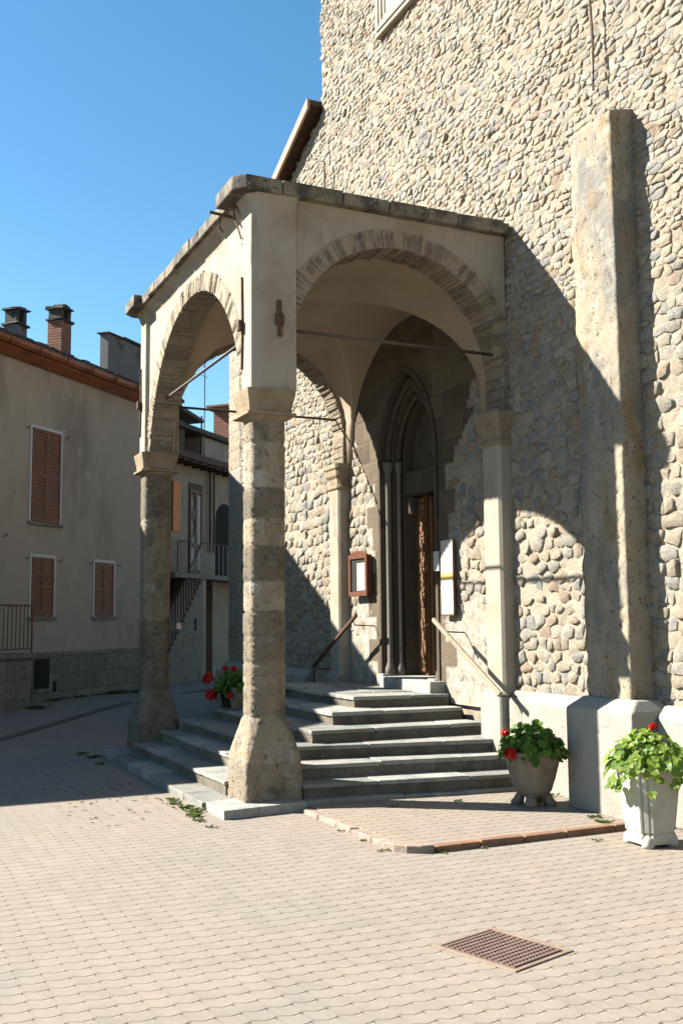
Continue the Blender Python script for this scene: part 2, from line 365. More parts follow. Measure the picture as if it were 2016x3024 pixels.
# dark drainage strip across the street
dr=[(-5.5,-6.9),(-7.95,-5.23),(-9.07,-4.49),(-10.37,-3.63),(-11.89,-2.63),(-13.29,-1.65),(-16.5,.6),(-19,2.6)]
m=MB(); L_=[];
for x,y in dr:
    n_=Vector((.56,.83,0)); z=gz(x,y)+.006
    L_+= [(x-n_.x*.14,y-n_.y*.14,z),(x+n_.x*.14,y+n_.y*.14,z)]
m.add(L_,[(2*i,2*i+1,2*i+3,2*i+2) for i in range(len(dr)-1)])
struct(m.build('drain_strip','asphalt'))
# raised forecourt between the porch column, the kerb and the buttress
m=MB(); m.box(.44,2.84,-2.98,-.1,-.05,.05); struct(m.build('raised_pavement','paver2'))
m=MB()
y=.58
x=.62
while x<2.55:
    l=random.uniform(.34,.5); x2=min(x+l,2.6); m.box(x,x2-.008,-3.10,-2.985,-.05,.052+random.uniform(-.006,.004),jit=.007,tone=random.uniform(.55,1)); x=x2
arc=[(2.61+.33*math.sin(a)+0*a,-2.785-.33*math.cos(a)) for a in np.linspace(0,math.pi/2,5)]; arci=[(2.61+.2*math.sin(a),-2.785-.2*math.cos(a)) for a in np.linspace(0,math.pi/2,5)]
m.prism(arc+arci[::-1],'z',-.05,.07,tone=.95)
yy=-2.77
while yy<-.62:
    y2=min(yy+random.uniform(.45,.6),-.6); m.box(2.845,2.945,yy,y2-.008,-.05,.060+random.uniform(-.004,.003),jit=.004,tone=random.uniform(0,.45)); yy=y2
struct(m.build('kerb','kerb',bevel=.012,seg=2))

# ------------------------------------------------------------------ church
church=thing('church','tall rubble stone church facade with plastered buttress behind the porch','church')
PX=-2.57
def pointed(w,n=14,zs=4.55,z0=1.04):
    k=1.35*w/.86; Rr=(w*w+k*k)/(2*w); a1=math.asin(k/Rr)
    right=[(w-Rr+Rr*math.cos(a),zs+Rr*math.sin(a)) for a in np.linspace(0,a1,n)]
    left=[(-p[0],p[1]) for p in right]
    return [(-w,z0)]+left+right[::-1][1:]+[(w,z0)]
def facade():
    x0,x1,z0,z1=-11.0,7.2,0.9,14.3; st=.025
    nx=int((x1-x0)/st)+1; nz=int((z1-z0)/st)+1
    xs=np.linspace(x0,x1,nx); zs=np.linspace(z0,z1,nz); X,Z=np.meshgrid(xs,zs)
    Xw=X+.26*(fbm(X*1.1,Z*1.1,40,3)-.5)+.035*(fbm(X*7,Z*7,44,2)-.5); Zw=Z+.22*(fbm(X*.9+7,Z*.9,41,3)-.5)+.05*(fbm(X*4,Z*4,43,2)-.5)
    up=sst(3.6,6.2,Z+.8*(fbm(X*.5,Z*.5,45,2)-.5))
    rough=fbm(X*11,Z*11,60,4)-.47
    # bed of mortar; the stones are laid into it below
    und=lambda x,z: .05*(fbm(x*.8,z*.8,70,3)-.5)
    D=.020*rough+und(X,Z)+.010*(fbm(X*30,Z*30,66,2)-.5)-.016*sst(.54,.64,fbm(X*9,Z*9,67,3)); stone=np.zeros(X.shape); ID=hsh(np.floor(X*9),np.floor(Z*9),3)
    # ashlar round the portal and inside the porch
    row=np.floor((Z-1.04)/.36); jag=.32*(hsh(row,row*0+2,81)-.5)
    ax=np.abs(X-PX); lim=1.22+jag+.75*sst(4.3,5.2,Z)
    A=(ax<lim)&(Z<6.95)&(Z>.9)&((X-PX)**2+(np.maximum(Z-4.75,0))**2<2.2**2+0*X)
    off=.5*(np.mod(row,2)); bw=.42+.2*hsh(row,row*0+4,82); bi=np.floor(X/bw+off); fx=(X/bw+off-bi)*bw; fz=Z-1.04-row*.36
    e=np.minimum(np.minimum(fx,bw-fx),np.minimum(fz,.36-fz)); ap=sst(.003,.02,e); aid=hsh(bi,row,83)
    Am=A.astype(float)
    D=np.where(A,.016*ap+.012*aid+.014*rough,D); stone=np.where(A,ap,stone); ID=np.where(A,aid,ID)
    # white remains of plaster low beside the portal
    pn=fbm(X*2.2,Z*2.2,90,4)
    P=sst(.40,.50,pn+.35*(1-sst(1.6,2.5,Z)))*(ax<2.25)*(ax>.8)*(Z<2.6)
    P=np.maximum(P,sst(.36,.46,pn)*(X<PX-.84)*(X>PX-1.45)*(Z<4.4))
    P=np.maximum(P,sst(.40,.5,pn+.12)*(X>-1.75)*(X<-.9)*(Z<3.3)*.7)
    D=np.where(P>.3,D*(1-.75*P)+.02*P,D); stone=stone*(1-.6*P)
    # larger dressed quoins at the corner
    q=(X<-10.35+.25*hsh(np.floor(Z/.42),np.floor(Z/.42)*0,92)); qe=np.minimum(np.mod(Z,.42),.42-np.mod(Z,.42))
    D=np.where(q,.02+.018*sst(.0,.03,qe)+.03*rough,D); stone=np.where(q,sst(.005,.03,qe),stone); ID=np.where(q,hsh(np.floor(Z/.42),np.floor(Z/.42)*0,93)*.5,ID)
    Y=-D+.03
    # smooth strips under the applied stonework
    inside=np.zeros(X.shape,bool)
    pz=4.55; w=.90; k=1.35*w/.86; Rr=(w*w+k*k)/(2*w)
    dx=np.abs(X-PX); inside=((Z<=pz)&(dx<w))|((Z>pz)&((dx+Rr-w)**2+(Z-pz)**2<Rr*Rr))
    hole=inside
    # outline of the facade: tall nave, lower aisle to the left
    edge=.04*(hsh(np.floor(Z/.2),np.floor(Z/.2)*0,7)-.5)
    outl=(X>-5.72+edge)|(Z<11.62+.42*(X+5.72))
    ok=outl&~hole&(X>-11.0)
    qv=ok[:-1,:-1]&ok[1:,:-1]&ok[:-1,1:]&ok[1:,1:]
    # not needed low behind plinths / steps
    jj,ii=np.nonzero(qv); a=jj*nx+ii
    Fq=np.stack([a,a+1,a+nx+1,a+nx],1)
    used=np.unique(Fq); remap=np.full(nx*nz,-1); remap[used]=np.arange(len(used))
    Vv=np.stack([X.ravel(),Y.ravel(),Z.ravel()],1)[used]
    g=lambda a_:a_.ravel()[used]
    # ---- the stones: rows of irregular flat-faced blocks, each cut from its own Voronoi cell
    rs=random.Random(77); upf=lambda z,x: float(sst(3.6,6.2,np.array(z+.5*math.sin(x*.9+z*.4))))
    rows=[]; z=1.0
    while z<14.4:
        u_=float(sst(3.4,6.0,np.array(z))); h=(.148-.056*u_)*rs.uniform(.70,1.35); row=[]; x=x0+rs.uniform(0,.1)
        while x<x1:
            w_=h*rs.choice((rs.uniform(.75,1.3),rs.uniform(1.1,2.0),rs.uniform(1.5,2.7))); jz=.07+.24*u_
            row.append((x+w_/2,z+h*.5+h*rs.uniform(-jz,jz)+.10*(math.sin(x*.7+z)+math.sin(x*1.9-z*.6)*.5),w_,h)); x+=w_
        rows.append(row); z+=h
    import bisect
    keys=[[p[0] for p in r_] for r_ in rows]
    VV=[];LL=[];CC=[];RN=[];UP=[]
    base0=len(used)
    for ri,row in enumerate(rows):
        for (sx_,sz_,w_,h_) in row:
            # where stones are wanted
            ii_=min(max(int((sx_-x0)/st),0),nx-1); jj_=min(max(int((sz_-z0)/st),0),nz-1)
            if not ok[jj_,ii_] or A[jj_,ii_] or q[jj_,ii_] or sz_<1.12: continue
            if P[jj_,ii_]>.5 and rs.random()<.75: continue
            if 2.03<sx_<2.63 and sz_<7.55: continue
            if rs.random()<.06: continue
            u_=upf(sz_,sx_); AX2=1.5+1.6*u_; E0=max(w_,h_)*1.1+.05
            poly=[(sx_-E0,sz_-h_*1.3),(sx_+E0,sz_-h_*1.3),(sx_+E0,sz_+h_*1.3),(sx_-E0,sz_+h_*1.3)]
            for rj in range(max(0,ri-2),min(len(rows),ri+3)):
                k=keys[rj]; lo=bisect.bisect_left(k,sx_-.55); hi=bisect.bisect_right(k,sx_+.55)
                for (ax_,az_,aw,ah) in rows[rj][lo:hi]:
                    dx_,dz_=(ax_-sx_)/AX2,az_-sz_; d2=dx_*(ax_-sx_)+dz_*dz_
                    if d2<1e-9 or d2>.36: continue
                    # bisector shifted towards the smaller stone
                    f_=.5+.16*((w_-aw)/(w_+aw)) if rj==ri else .5+.12*((h_-ah)/(h_+ah))
                    c_=f_*d2; out_=[]; n_=len(poly); vals=[(p[0]-sx_)*dx_+(p[1]-sz_)*dz_-c_ for p in poly]
                    if max(vals)<=0: continue
                    for t in range(n_):
                        a,b=poly[t],poly[(t+1)%n_]; va,vb=vals[t],vals[(t+1)%n_]
                        if va<=0: out_.append(a)
                        if va*vb<0: e=va/(va-vb); out_.append((a[0]+(b[0]-a[0])*e,a[1]+(b[1]-a[1])*e))
                    poly=out_
                    if len(poly)<3: break
                if len(poly)<3: break
            if len(poly)<3: continue
            n_=len(poly); cx_=sum(p[0] for p in poly)/n_; cz_=sum(p[1] for p in poly)/n_
            # drop slivers of edges, pull the outline in from the joint, make it irregular
            pp=[p for t,p in enumerate(poly) if math.hypot(p[0]-poly[t-1][0],p[1]-poly[t-1][1])>.012]
            if len(pp)<3: continue
            gap_=(rs.uniform(.002,.022) if rs.random()<.8 else rs.uniform(.022,.04))*(1-.35*u_); P2=[]
            for (px_,pz_) in pp:
                dx_,dz_=px_-cx_,pz_-cz_; L_=math.hypot(dx_,dz_)+1e-6; f_=max(.45,1-gap_*rs.uniform(.4,1.7)/L_)
                P2.append((cx_+dx_*f_+rs.uniform(-.007,.007),cz_+dz_*f_+rs.uniform(-.007,.007)))
            # split long edges with a slight kick
            P3=[]
            for t,p in enumerate(P2):
                q_=P2[(t+1)%len(P2)]; P3.append(p); L_=math.hypot(q_[0]-p[0],q_[1]-p[1])
                if L_>.06: k_=rs.uniform(-.09,.07)*L_; P3.append(((p[0]+q_[0])/2+(q_[1]-p[1])/L_*k_,(p[1]+q_[1])/2-(q_[0]-p[0])/L_*k_))
            n_=len(P3); hh_=rs.uniform(0,1)**1.2*(.029-.011*u_)+.002; tx,tz=rs.gauss(0,.11),rs.gauss(0,.11)
            yb=.03-float(und(np.array(cx_),np.array(cz_))); o_=base0+len(VV); rn_=rs.random()
            ins=[1.04,.985,.84]
            for lev,(sc,dep) in enumerate(zip(ins,(-.03,.55,1.0))):
                for (px_,pz_) in P3:
                    dx_,dz_=(px_-cx_)*sc,(pz_-cz_)*sc
                    y_=yb-(hh_*dep if dep>0 else dep)-(tx*dx_+tz*dz_ if lev else 0)-(rs.uniform(-.005,.005) if lev==2 else 0)
                    VV.append((cx_+dx_,y_,cz_+dz_)); RN.append(rn_); UP.append(u_)
            VV.append((cx_+rs.uniform(-.02,.02),yb-hh_-rs.uniform(-.002,.007),cz_+rs.uniform(-.015,.015))); RN.append(rn_); UP.append(u_)
            for lev in range(2):
                for t in range(n_): LL+= [o_+lev*n_+t,o_+lev*n_+(t+1)%n_,o_+(lev+1)*n_+(t+1)%n_,o_+(lev+1)*n_+t]; CC.append(4)
            for t in range(n_): LL+= [o_+2*n_+t,o_+2*n_+(t+1)%n_,o_+3*n_]; CC.append(3)
    up=sst(3.6,6.2,Z)
    allV=np.vstack([Vv,np.array(VV)]); loops=np.concatenate([remap[Fq].ravel(),np.array(LL)]); counts=np.concatenate([np.full(len(Fq),4),np.array(CC)])
    m1=len(VV); cat=lambda a_,b_: np.concatenate([g(a_),b_])
    return mixed_mesh('facade_wall',allV,loops,counts,'rubble',church,dict(stone=cat(stone,np.ones(m1)),rnd=cat(ID,np.array(RN)),plaster=cat(P,np.zeros(m1)),ashlar=cat(Am,np.zeros(m1)),up=cat(up,np.array(UP))))
facade()
# masonry behind the face, so the church has depth
m=MB()
m.prism([(-11.0,0),(-5.7,0),(-5.7,11.55),(-11.0,9.33)],'y',.08,14)
m.build('aisle_wall','butt',church)
m=MB(); m.box(-5.7,PX-.95,.08,1.6,0,14.25); m.box(PX+.95,10,.08,1.6,0,14.25); m.box(PX-.95,PX+.95,.08,1.6,6.05,14.25); m.box(-5.69,10,1.61,16,0,16)
m.build('nave_wall','butt',church)
m=MB(); m.box(7.19,10,-.02,.079,0,14.2); m.build('side_bay','butt',church)
# aisle roof verge
m=MB(); sl_=.44
def vz(x,o): return 11.86+o+sl_*(x+5.74)
m.prism([(-5.75,vz(-5.75,0)),(-12.2,vz(-12.2,0)),(-12.2,vz(-12.2,-.20)),(-5.75,vz(-5.75,-.20))],'y',-.26,-.21)
m.build('verge_board','vergeboard',church)
m=MB(); m.prism([(-5.76,vz(-5.76,-.005)),(-12.1,vz(-12.1,-.005)),(-12.1,vz(-12.1,-.11)),(-5.76,vz(-5.76,-.11))],'y',-.208,14)
m.build('aisle_roof','brownwood',church)
# plinth
m=MB()
def plinth_prof(y): return [(0.02,0),(-y,0),(-y,1.06),(-.06,1.18),(.02,1.18)]
def pl_x(x0,x1,y=.16):
    pr=plinth_prof(y); m.prism([(p[0],p[1]) for p in pr],'x',x0,x1)
for a_,b_ in((.27,1.84),(2.91,10),(-11.0,-6.2)):
    m=MB(); pl_x(a_,b_); m.build('plinth','plinth',church,bevel=.025,seg=2)
m=MB(); m.box(-11.25,-11.001,-.22,.6,0,.98); m.build('corner_plinth','plinth',church,bevel=.025,seg=2)
# buttress: pitted old render on a chamfered roughcast base
def noisy_box(x0,x1,y0,ztop,z0,st=.035,amp=.020,k=5,slope=.0):
    """front and both sides as one displaced sheet"""
    path=[(x0,.05)]+[(x0,y) for y in np.linspace(0,y0,8)[:-1]]+[(x,y0) for x in np.linspace(x0,x1,int((x1-x0)/st))]+[(x1,y) for y in np.linspace(y0,0,8)[1:]]+[(x1,.05)]
    n=len(path); zs=np.arange(z0,ztop+.001,st); V=[];F=[]
    cxx=(x0+x1)/2
    for zi,z in enumerate(zs):
        for pi,(x,y) in enumerate(path):
            sx=-1 if abs(x-x0)<1e-6 else (1 if abs(x-x1)<1e-6 else 0); sy=-1 if abs(y-y0)<1e-6 else 0
            V.append((x,y,z,sx,sy,pi))
    V=np.array(V); nn=fbm(V[:,5]*.35,V[:,2]*9,k,4)-.47; pit=np.minimum(0,.36-fbm(V[:,5]*.9+3,V[:,2]*16,k+9,3))*-1
    pit=np.maximum(0,fbm(V[:,5]*.8+3,V[:,2]*22,k+9,2)-.57)*.22
    dd=amp*nn*2-pit
    V[:,0]+=V[:,3]*dd; V[:,1]+=V[:,4]*dd; 
    lx=np.clip(1-(V[:,0]-x0)/.22,0,1)*(V[:,1]<y0+.02); V[:,0]-=lx*.16*(fbm(V[:,2]*2.2,V[:,2]*0+.5,k+20,4)-.42); V[:,1]+=lx**2*.03
    for zi in range(len(zs)-1):
        for pi in range(n-1): a=zi*n+pi; F.append((a,a+1,a+n+1,a+n))
    Vv=V[:,:3]; 
    # top fades back to the wall
    top=[( (len(zs)-1)*n+pi) for pi in range(n)]
    base=len(Vv); zt=Vv[top][:,2].max(); ext=np.array([[x,.05,zt+.12+.05*math.sin(9*x)] for x,_ in path]); Vv=np.vstack([Vv,ext])
    for pi in range(n-1): F.append((top[pi],top[pi+1],base+pi+1,base+pi))
    return Vv,F
Vb,Fb=noisy_box(1.95,2.69,-.28,7.62,1.1)
np_mesh('buttress',Vb,Fb,'butt',church,smooth=False)
m=MB()
def frus(x0,x1,y,z0,z1,z2,ins):
    a=[(x0,.03,z0),(x0,-y,z0),(x1,-y,z0),(x1,.03,z0)]; b=[(x0,.03,z1),(x0,-y,z1),(x1,-y,z1),(x1,.03,z1)]
    c=[(x0+ins,.03,z2),(x0+ins,-y+ins*1.5,z2),(x1-ins,-y+ins*1.5,z2),(x1-ins,.03,z2)]
    m.loft([a,b,c])
frus(1.83,2.90,.47,0,1.11,1.23,.105)
m.build('buttress_base','plinth',church,bevel=.02,seg=2)
# window surround at the very top of the picture
m=MB()
for k,(o,p) in enumerate(((0,.05),(.075,.075),(.15,.055),(.225,.03))):
    b=o+.074
    m.box(-3.28+o,-1.2-o,-p-.03,.02,11.72+o,11.72+b); m.box(-3.28+o,-3.28+b,-p-.03,.02,11.72+b+.001,13.9); m.box(-1.2-b,-1.2-o,-p-.03,.02,11.72+b+.001,13.9)
m.build('window_surround','plaster',church,bevel=.014,seg=2)
m=MB(); m.box(-2.98,-1.5,-.035,.0,12.02,13.9); m.build('window_panel','white',church)
# portal
m=MB(); steps_=[(.93,.0),(.93,-.02),(.86,-.02),(.86,.13),(.68,.13),(.68,.27),(.57,.27),(.57,.56)]
rings=[]
for w_,y_ in steps_:
    o=pointed(w_); rings.append([(PX+a,y_,b) for a,b in o])
m.loft(rings,closed=False,cap=False)
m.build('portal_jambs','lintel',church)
m=MB()
for w_,y_,r_ in((.78,.10,.05),(.63,.21,.04)):
    o=pointed(w_,20)[1:-1]; m.tube([(PX+a,y_,b) for a,b in o],r_,10)
m.build('archivolt','lintel',church,smooth=True)
for sx in(-1,1):
    for w_,y_,r_ in((.735,.075,.05),(.625,.205,.036)):
        m=MB(); x=PX+sx*(w_+(.05 if sx>0 else 0)); y_=y_+(.03 if sx>0 else 0)
        m.lathe([(r_*1.7,1.2),(r_*1.7,1.3),(r_*1.3,1.36),(r_,1.42),(r_*.97,4.3),(r_*1.25,4.33),(r_,4.36),(r_*1.7,4.5),(r_*1.8,4.58)],14,(x,y_))
        m.build('colonnette','colgrey',church,smooth=True)
m=MB(); m.box(PX-.66,PX+.66,.29,.56,4.02,4.42); m.box(PX-.575,PX-.42,.31,.55,3.72,4.02); m.box(PX+.42,PX+.575,.31,.55,3.72,4.02)
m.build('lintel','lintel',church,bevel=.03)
m=MB(); o=pointed(.66,14,4.55,4.42); m.prism([(PX+a,b) for a,b in o],'y',.44,.55)
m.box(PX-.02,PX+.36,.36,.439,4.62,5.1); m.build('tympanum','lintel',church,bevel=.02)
for a_,b_ in((-.9,-.66),(.70,.9)):
    m=MB(); m.box(PX+a_,PX+b_,-.10,.55,1.04,1.22,jit=.01); m.build('portal_base','colstone',church,bevel=.02)
m=MB(); m.box(PX-.5,PX+1.05,-.24,.9,1.02,1.205,jit=.008); m.build('threshold','slate',church,bevel=.012)
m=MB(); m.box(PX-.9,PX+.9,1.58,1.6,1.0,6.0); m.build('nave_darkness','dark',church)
# door: one carved leaf shut, the other swung inwards
door=MB(); door.box(-3.14,-2.86,.50,.56,1.21,4.02)
do=door.build('door_leaf','door',church)
mm=MB()
zc=1.26; k=0
while zc<3.95:
    h_=random.uniform(.05,.12); wv=.05+.02*math.sin(k*1.9)
    mm.box(-2.95-wv,-2.90+wv*.5,.455,.505,zc,zc+h_-.006,jit=.009); zc+=h_; k+=1
mm.tube([(-2.92+.03*math.sin(q*1.3),.455+.012*math.cos(q*1.3),1.3+q*.09) for q in range(29)],.028,6)
mm.build('carved_post','door',do,bevel=.008)
m=MB(); m.box(-2.86,-2.81,.561,1.18,1.21,4.02)
for z in(1.45,2.3,3.15): m.box(-2.81,-2.795,.65,1.1,z,z+.7)
m.build('door_leaf','door',church,bevel=.01)
# loose bits on the facade
m=MB(); m.tube([(2.2+.02*math.sin(i*1.1),-.09,8.12+.35*i) for i in range(18)],.016,6); tag(m.build('downlead_cable','iron'),'dark cable running down the rubble wall above the buttress','cable')
m=MB(); m.tube([(-5.31,-.10,9.5),(-5.31,-.11,10.45)],.018,6); tag(m.build('iron_rod','iron'),'short dark iron rod standing on wall above porch roof','rod')

# ------------------------------------------------------------------ porch
W=4.885; XL=-W; CY=-3.297
porch=thing('church_porch','vaulted stone porch with two arches on octagonal columns','porch',(-W/2,-1.7,0))
porch.location=(0,0,0)
def oct_ring(cx,cy,h,ch,z,hy=None,n=7):
    hy=hy or h; c=[(h-ch*.75,-hy),(h,-hy+ch*1.15),(h,hy-ch),(h-ch,hy),(-h+ch,hy),(-h,hy-ch),(-h,-hy+ch),(-h+ch,-hy)]
    P=[]
    for i in range(8):
        a=c[i];b=c[(i+1)%8]; k=3 if i%2==0 else n
        for q in range(k): t=q/k; P.append((cx+a[0]+(b[0]-a[0])*t,cy+a[1]+(b[1]-a[1])*t,z))
    return P
def column(cx,cy,seed,zb=.06,base=.34,sh=.213):
    zs=np.concatenate([np.arange(zb,1.02,.024),np.arange(1.02,4.44,.024)]); rings=[]
    for z in zs:
        if z<.52: h,ch=base-.012*(z/.52),.022
        elif z<1.02:
            t=(z-.52)/.5; h=base-.012+(sh-base+.012)*(t*t*(3-2*t)*.25+t*.75); ch=.022+.073*t
        else: h,ch=sh,.095
        rings.append(oct_ring(cx,cy,h,ch,z))
    n=len(rings[0]); P=np.array(rings); ang=np.tile(np.arange(n)*.33,(len(zs),1)); Zg=np.repeat(zs[:,None],n,1)
    cuts=[0,.50,1.0,1.35,1.6,1.9,2.18,2.52,2.93,3.24,3.6,4.12,5]; tones=[.55,.75,.50,.62,.38,.30,.72,.18,.92,.28,.95,.60]; rg=[1,.8,.8,1.2,1.2,1.5,.4,.9,.35,1.0,.35,.5]
    rs=random.Random(seed)
    if seed>1: cuts=[c if c<1.1 or c>4.2 else c+rs.uniform(-.14,.14) for c in cuts]; cuts=sorted(cuts)
    if seed>1: tones=[.1+.45*rs.random() for t in tones]
    ci=np.digitize(zs,cuts)-1
    tone=np.array([tones[c] for c in ci])[:,None]+.25*(fbm(ang*2,Zg*5,seed,3)-.5); rgv=np.array([rg[c] for c in ci])[:,None]
    ed=np.min(np.abs(zs[:,None]-np.array(cuts)[None,:]),1)[:,None]
    pit=np.maximum(0,fbm(ang*8,Zg*30,seed+3,2)-.54)*.12*rgv
    dd=.006*(fbm(ang*1.5,Zg*4,seed+7,3)-.5)+.007*(fbm(ang*6,Zg*18,seed+8,3)-.47)*rgv-pit-.010*np.exp(-(ed/.014)**2)*1.5+.006*(hsh(ci.astype(float),ci*0.+seed,5)-.5)[:,None]
    cen=np.array([cx,cy]); dirv=P[:,:,:2]-cen; dirv/=np.linalg.norm(dirv,axis=2,keepdims=True)
    P[:,:,:2]+=dirv*dd[:,:,None]
    V=P.reshape(-1,3); F=[]
    for i in range(len(zs)-1):
        for k in range(n): F.append((i*n+k,i*n+(k+1)%n,(i+1)*n+(k+1)%n,(i+1)*n+k))
    col=np_mesh('column',V,F,'tufa',porch,dict(tone=np.clip(tone,0,1)),smooth=False)
    # capital: thin ledge then a block that splays outward
    m=MB(); rr=[]
    for h,ch,z in((.20,.08,4.38),(.235,.06,4.425),(.30,.03,4.435),(.30,.03,4.465),(.262,.055,4.475),(.268,.05,4.55),(.297,.045,4.70),(.30,.05,4.735),(.22,.06,4.74)):
        rr.append(oct_ring(cx,cy,h,ch,z,n=4))
    m.loft(rr); m.build('capital','capital',col)
    return col
col=column(0,CY,1)
# small shield with a cross carved on the right face of the near column
m=MB()
sh_=[(-.10,.13),(.10,.13),(.10,-.02),(.06,-.10),(0,-.14),(-.06,-.10),(-.10,-.02)]
def SP(y,z): return (CY+.03+y,3.08+z)
def onface(poly,d0,d1):
    m.prism([SP(*p) for p in poly],'x',.213+d0-.02,.213+d1)
out=sh_; inn=[(p[0]*.78,p[1]*.80) for p in sh_]
for i in range(len(out)):
    j=(i+1)%len(out); onface([out[i],out[j],inn[j],inn[i]],0,.016)
onface([(-.018,.10),(.018,.10),(.018,-.11),(-.018,-.11)],0,.014); onface([(-.08,.045),(-.0185,.045),(-.0185,.012),(-.08,.012)],0,.014); onface([(.0185,.045),(.08,.045),(.08,.012),(.0185,.012)],0,.014)
m.build('shield_carving','capital',col,bevel=.004)
column(XL,CY,4)
# upper piers with chamfered corners
def pier(cx,hx0,hx1):
    m=MB(); c=.095; y0,y1=-3.53,-2.985
    P=[(hx0+c,y0),(hx1-.066,y0),(hx1,y0+c),(hx1,y1),(hx0,y1),(hx0,y0+c)]
    m.prism(P,'z',4.738,7.08)
    rr=[]
    for t in np.linspace(0,1,9):
        e=.003+.085*t*t; z=6.84+.235*t
        rr.append([(hx0+c-e*.2,y0-e,z),(hx1-c+e*.6,y0-e,z),(hx1+e*.8,y0+c-e*.6,z),(hx1+e*.8,y1,z),(hx0-e*.8,y1,z),(hx0-e*.8,y0+c-e*.6,z)])
    m.loft(rr)
    return m.build('upper_pier','plaster',porch,bevel=.008)
pier(0,-.215,.252); pier(XL,XL-.252,XL+.215)
# arch walls (spandrels) and voussoir rings
def arch_wall(ax,u0,u1,cu,cz,rad,v0,v1,ztop,zspr,n=60):
    us=sorted(set([u0,u1]+[cu+rad*math.cos(a) for a in np.linspace(0,math.pi,n)]+[cu-rad-1e-4,cu+rad+1e-4])); us=[u_ for u_ in us if u0<=u_<=u1]
    zb=[]
    for u_ in us:
        q=rad*rad-(u_-cu)**2
        zb.append(max(zspr,cz+math.sqrt(q)) if q>0 else zspr)
    P=(lambda u_,v_,z:(u_,v_,z)) if ax=='x' else (lambda u_,v_,z:(v_,u_,z))
    m=MB(); n=len(us)
    for v_ in(v0,v1): m.add([P(u_,v_,z) for u_,z in zip(us,zb)]+[P(u_,v_,ztop) for u_ in us],[(i,i+1,n+i+1,n+i) for i in range(n-1)])
    m.add([P(u_,v0,z) for u_,z in zip(us,zb)]+[P(u_,v1,z) for u_,z in zip(us,zb)],[(i,i+1,n+i+1,n+i) for i in range(n-1)])
    m.add([P(u0,v0,zspr),P(u0,v1,zspr),P(u0,v1,ztop),P(u0,v0,ztop)],[(0,1,2,3)]); m.add([P(u1,v0,zspr),P(u1,v1,zspr),P(u1,v1,ztop),P(u1,v0,ztop)],[(0,1,2,3)])
    return m.build('spandrel_wall','plaster',porch)
def ring(ax,cu,cz,rad,v0,v1,zspr,depth,seed,outface,thin=.08):
    """individual voussoirs; zspr: stones go down to this level as a stilted jamb"""
    rs=random.Random(seed); m=MB()
    P=(lambda u_,v_,z:(u_,v_,z)) if ax=='x' else (lambda u_,v_,z:(v_,u_,z))
    a0=0 if zspr>=cz-.01 and zspr<=cz+.01 else (math.asin((zspr-cz)/rad) if zspr>cz else 0)
    def wedge(a,b):
        g=.009/rad; ri=rad-.010+rs.uniform(-.014,.012); ro=rad+depth*rs.uniform(.78,1.08); t=rs.uniform(.0,.024)
        if outface>0: V0,V1=v0-.006,v1+t
        else: V0,V1=v0-t,v1+.006
        pts=[]
        for v_ in(V0,V1):
            for (an,rr_) in((a+g,ri),(b-g,ri),(b-g*.4,ro*rs.uniform(.97,1.0)),(a+g*.4,ro)):
                pts.append(P(cu+rr_*math.cos(an)+rs.uniform(-.010,.010),v_+rs.uniform(-.010,.010),cz+rr_*math.sin(an)+rs.uniform(-.010,.010)))
        m.add(pts,[(0,1,2,3),(7,6,5,4),(0,4,5,1),(1,5,6,2),(2,6,7,3),(3,7,4,0)],rs.random())
    a=a0
    while a<math.pi-a0-.01:
        b=min(a+rs.uniform(.04,.11)/rad,math.pi-a0)
        if math.pi-a0-b<.02: b=math.pi-a0
        wedge(a,b); a=b
    if zspr<cz-.01:
        for s_ in(-1,1):
            z=zspr
            while z<cz-.02:
                z2=min(z+rs.uniform(.1,.2),cz); 
                if cz-z2<.05: z2=cz
                d_=depth*rs.uniform(.5,.8); t=rs.uniform(.006,.02)
                ua,ub=(cu+s_*(rad-.012),cu+s_*(rad+d_)) ; ua,ub=min(ua,ub),max(ua,ub)
                V0,V1=(v0-.006,v1+t) if outface>0 else (v0-t,v1+.006)
                pts=[P(x_,v_,q_) for q_ in(z+.004,z2-.004) for v_ in(V0,V1) for x_ in(ua,ub)]
                m.add(pts,[(0,2,3,1),(4,5,7,6),(0,1,5,4),(2,6,7,3),(0,4,6,2),(1,3,7,5)],rs.random()); z=z2
    o=m.build('arch_ring','vouss',porch,bevel=.018,seg=2)
    # mortar bed just behind the stones
    mb=MB(); nn=48; A=np.linspace(a0,math.pi-a0,nn)
    for (an,bn) in zip(A[:-1],A[1:]):
        pts=[]
        for v_ in(v0-.007,v1+.007):
            for (q,rr_) in((an,rad),(bn,rad),(bn,rad+depth*.93),(an,rad+depth*.93)): pts.append(P(cu+rr_*math.cos(q),v_,cz+rr_*math.sin(q)))
        mb.add(pts,[(0,1,2,3),(7,6,5,4),(0,4,5,1),(2,6,7,3)])
    mb.build('mortar_bed','vmort',o)
    return o
XC=-W/2; ZT=7.06
arch_wall('x',XL+.2,-.2,XC,4.42,2.20,-3.47,-3.08,ZT,4.74)
ring('x',XC,4.42,2.185,-3.47,-3.08,4.745,.26,3,-1)
for v0,v1,of,sd in((-.21,.20,1,5),(XL-.20,XL+.21,-1,6)):
    arch_wall('y',-3.0,-.005,-1.55,5.21,1.495,v0,v1,ZT,4.74)
    ring('y',-1.55,5.21,1.48,v0,v1,4.745,.25,sd,of)
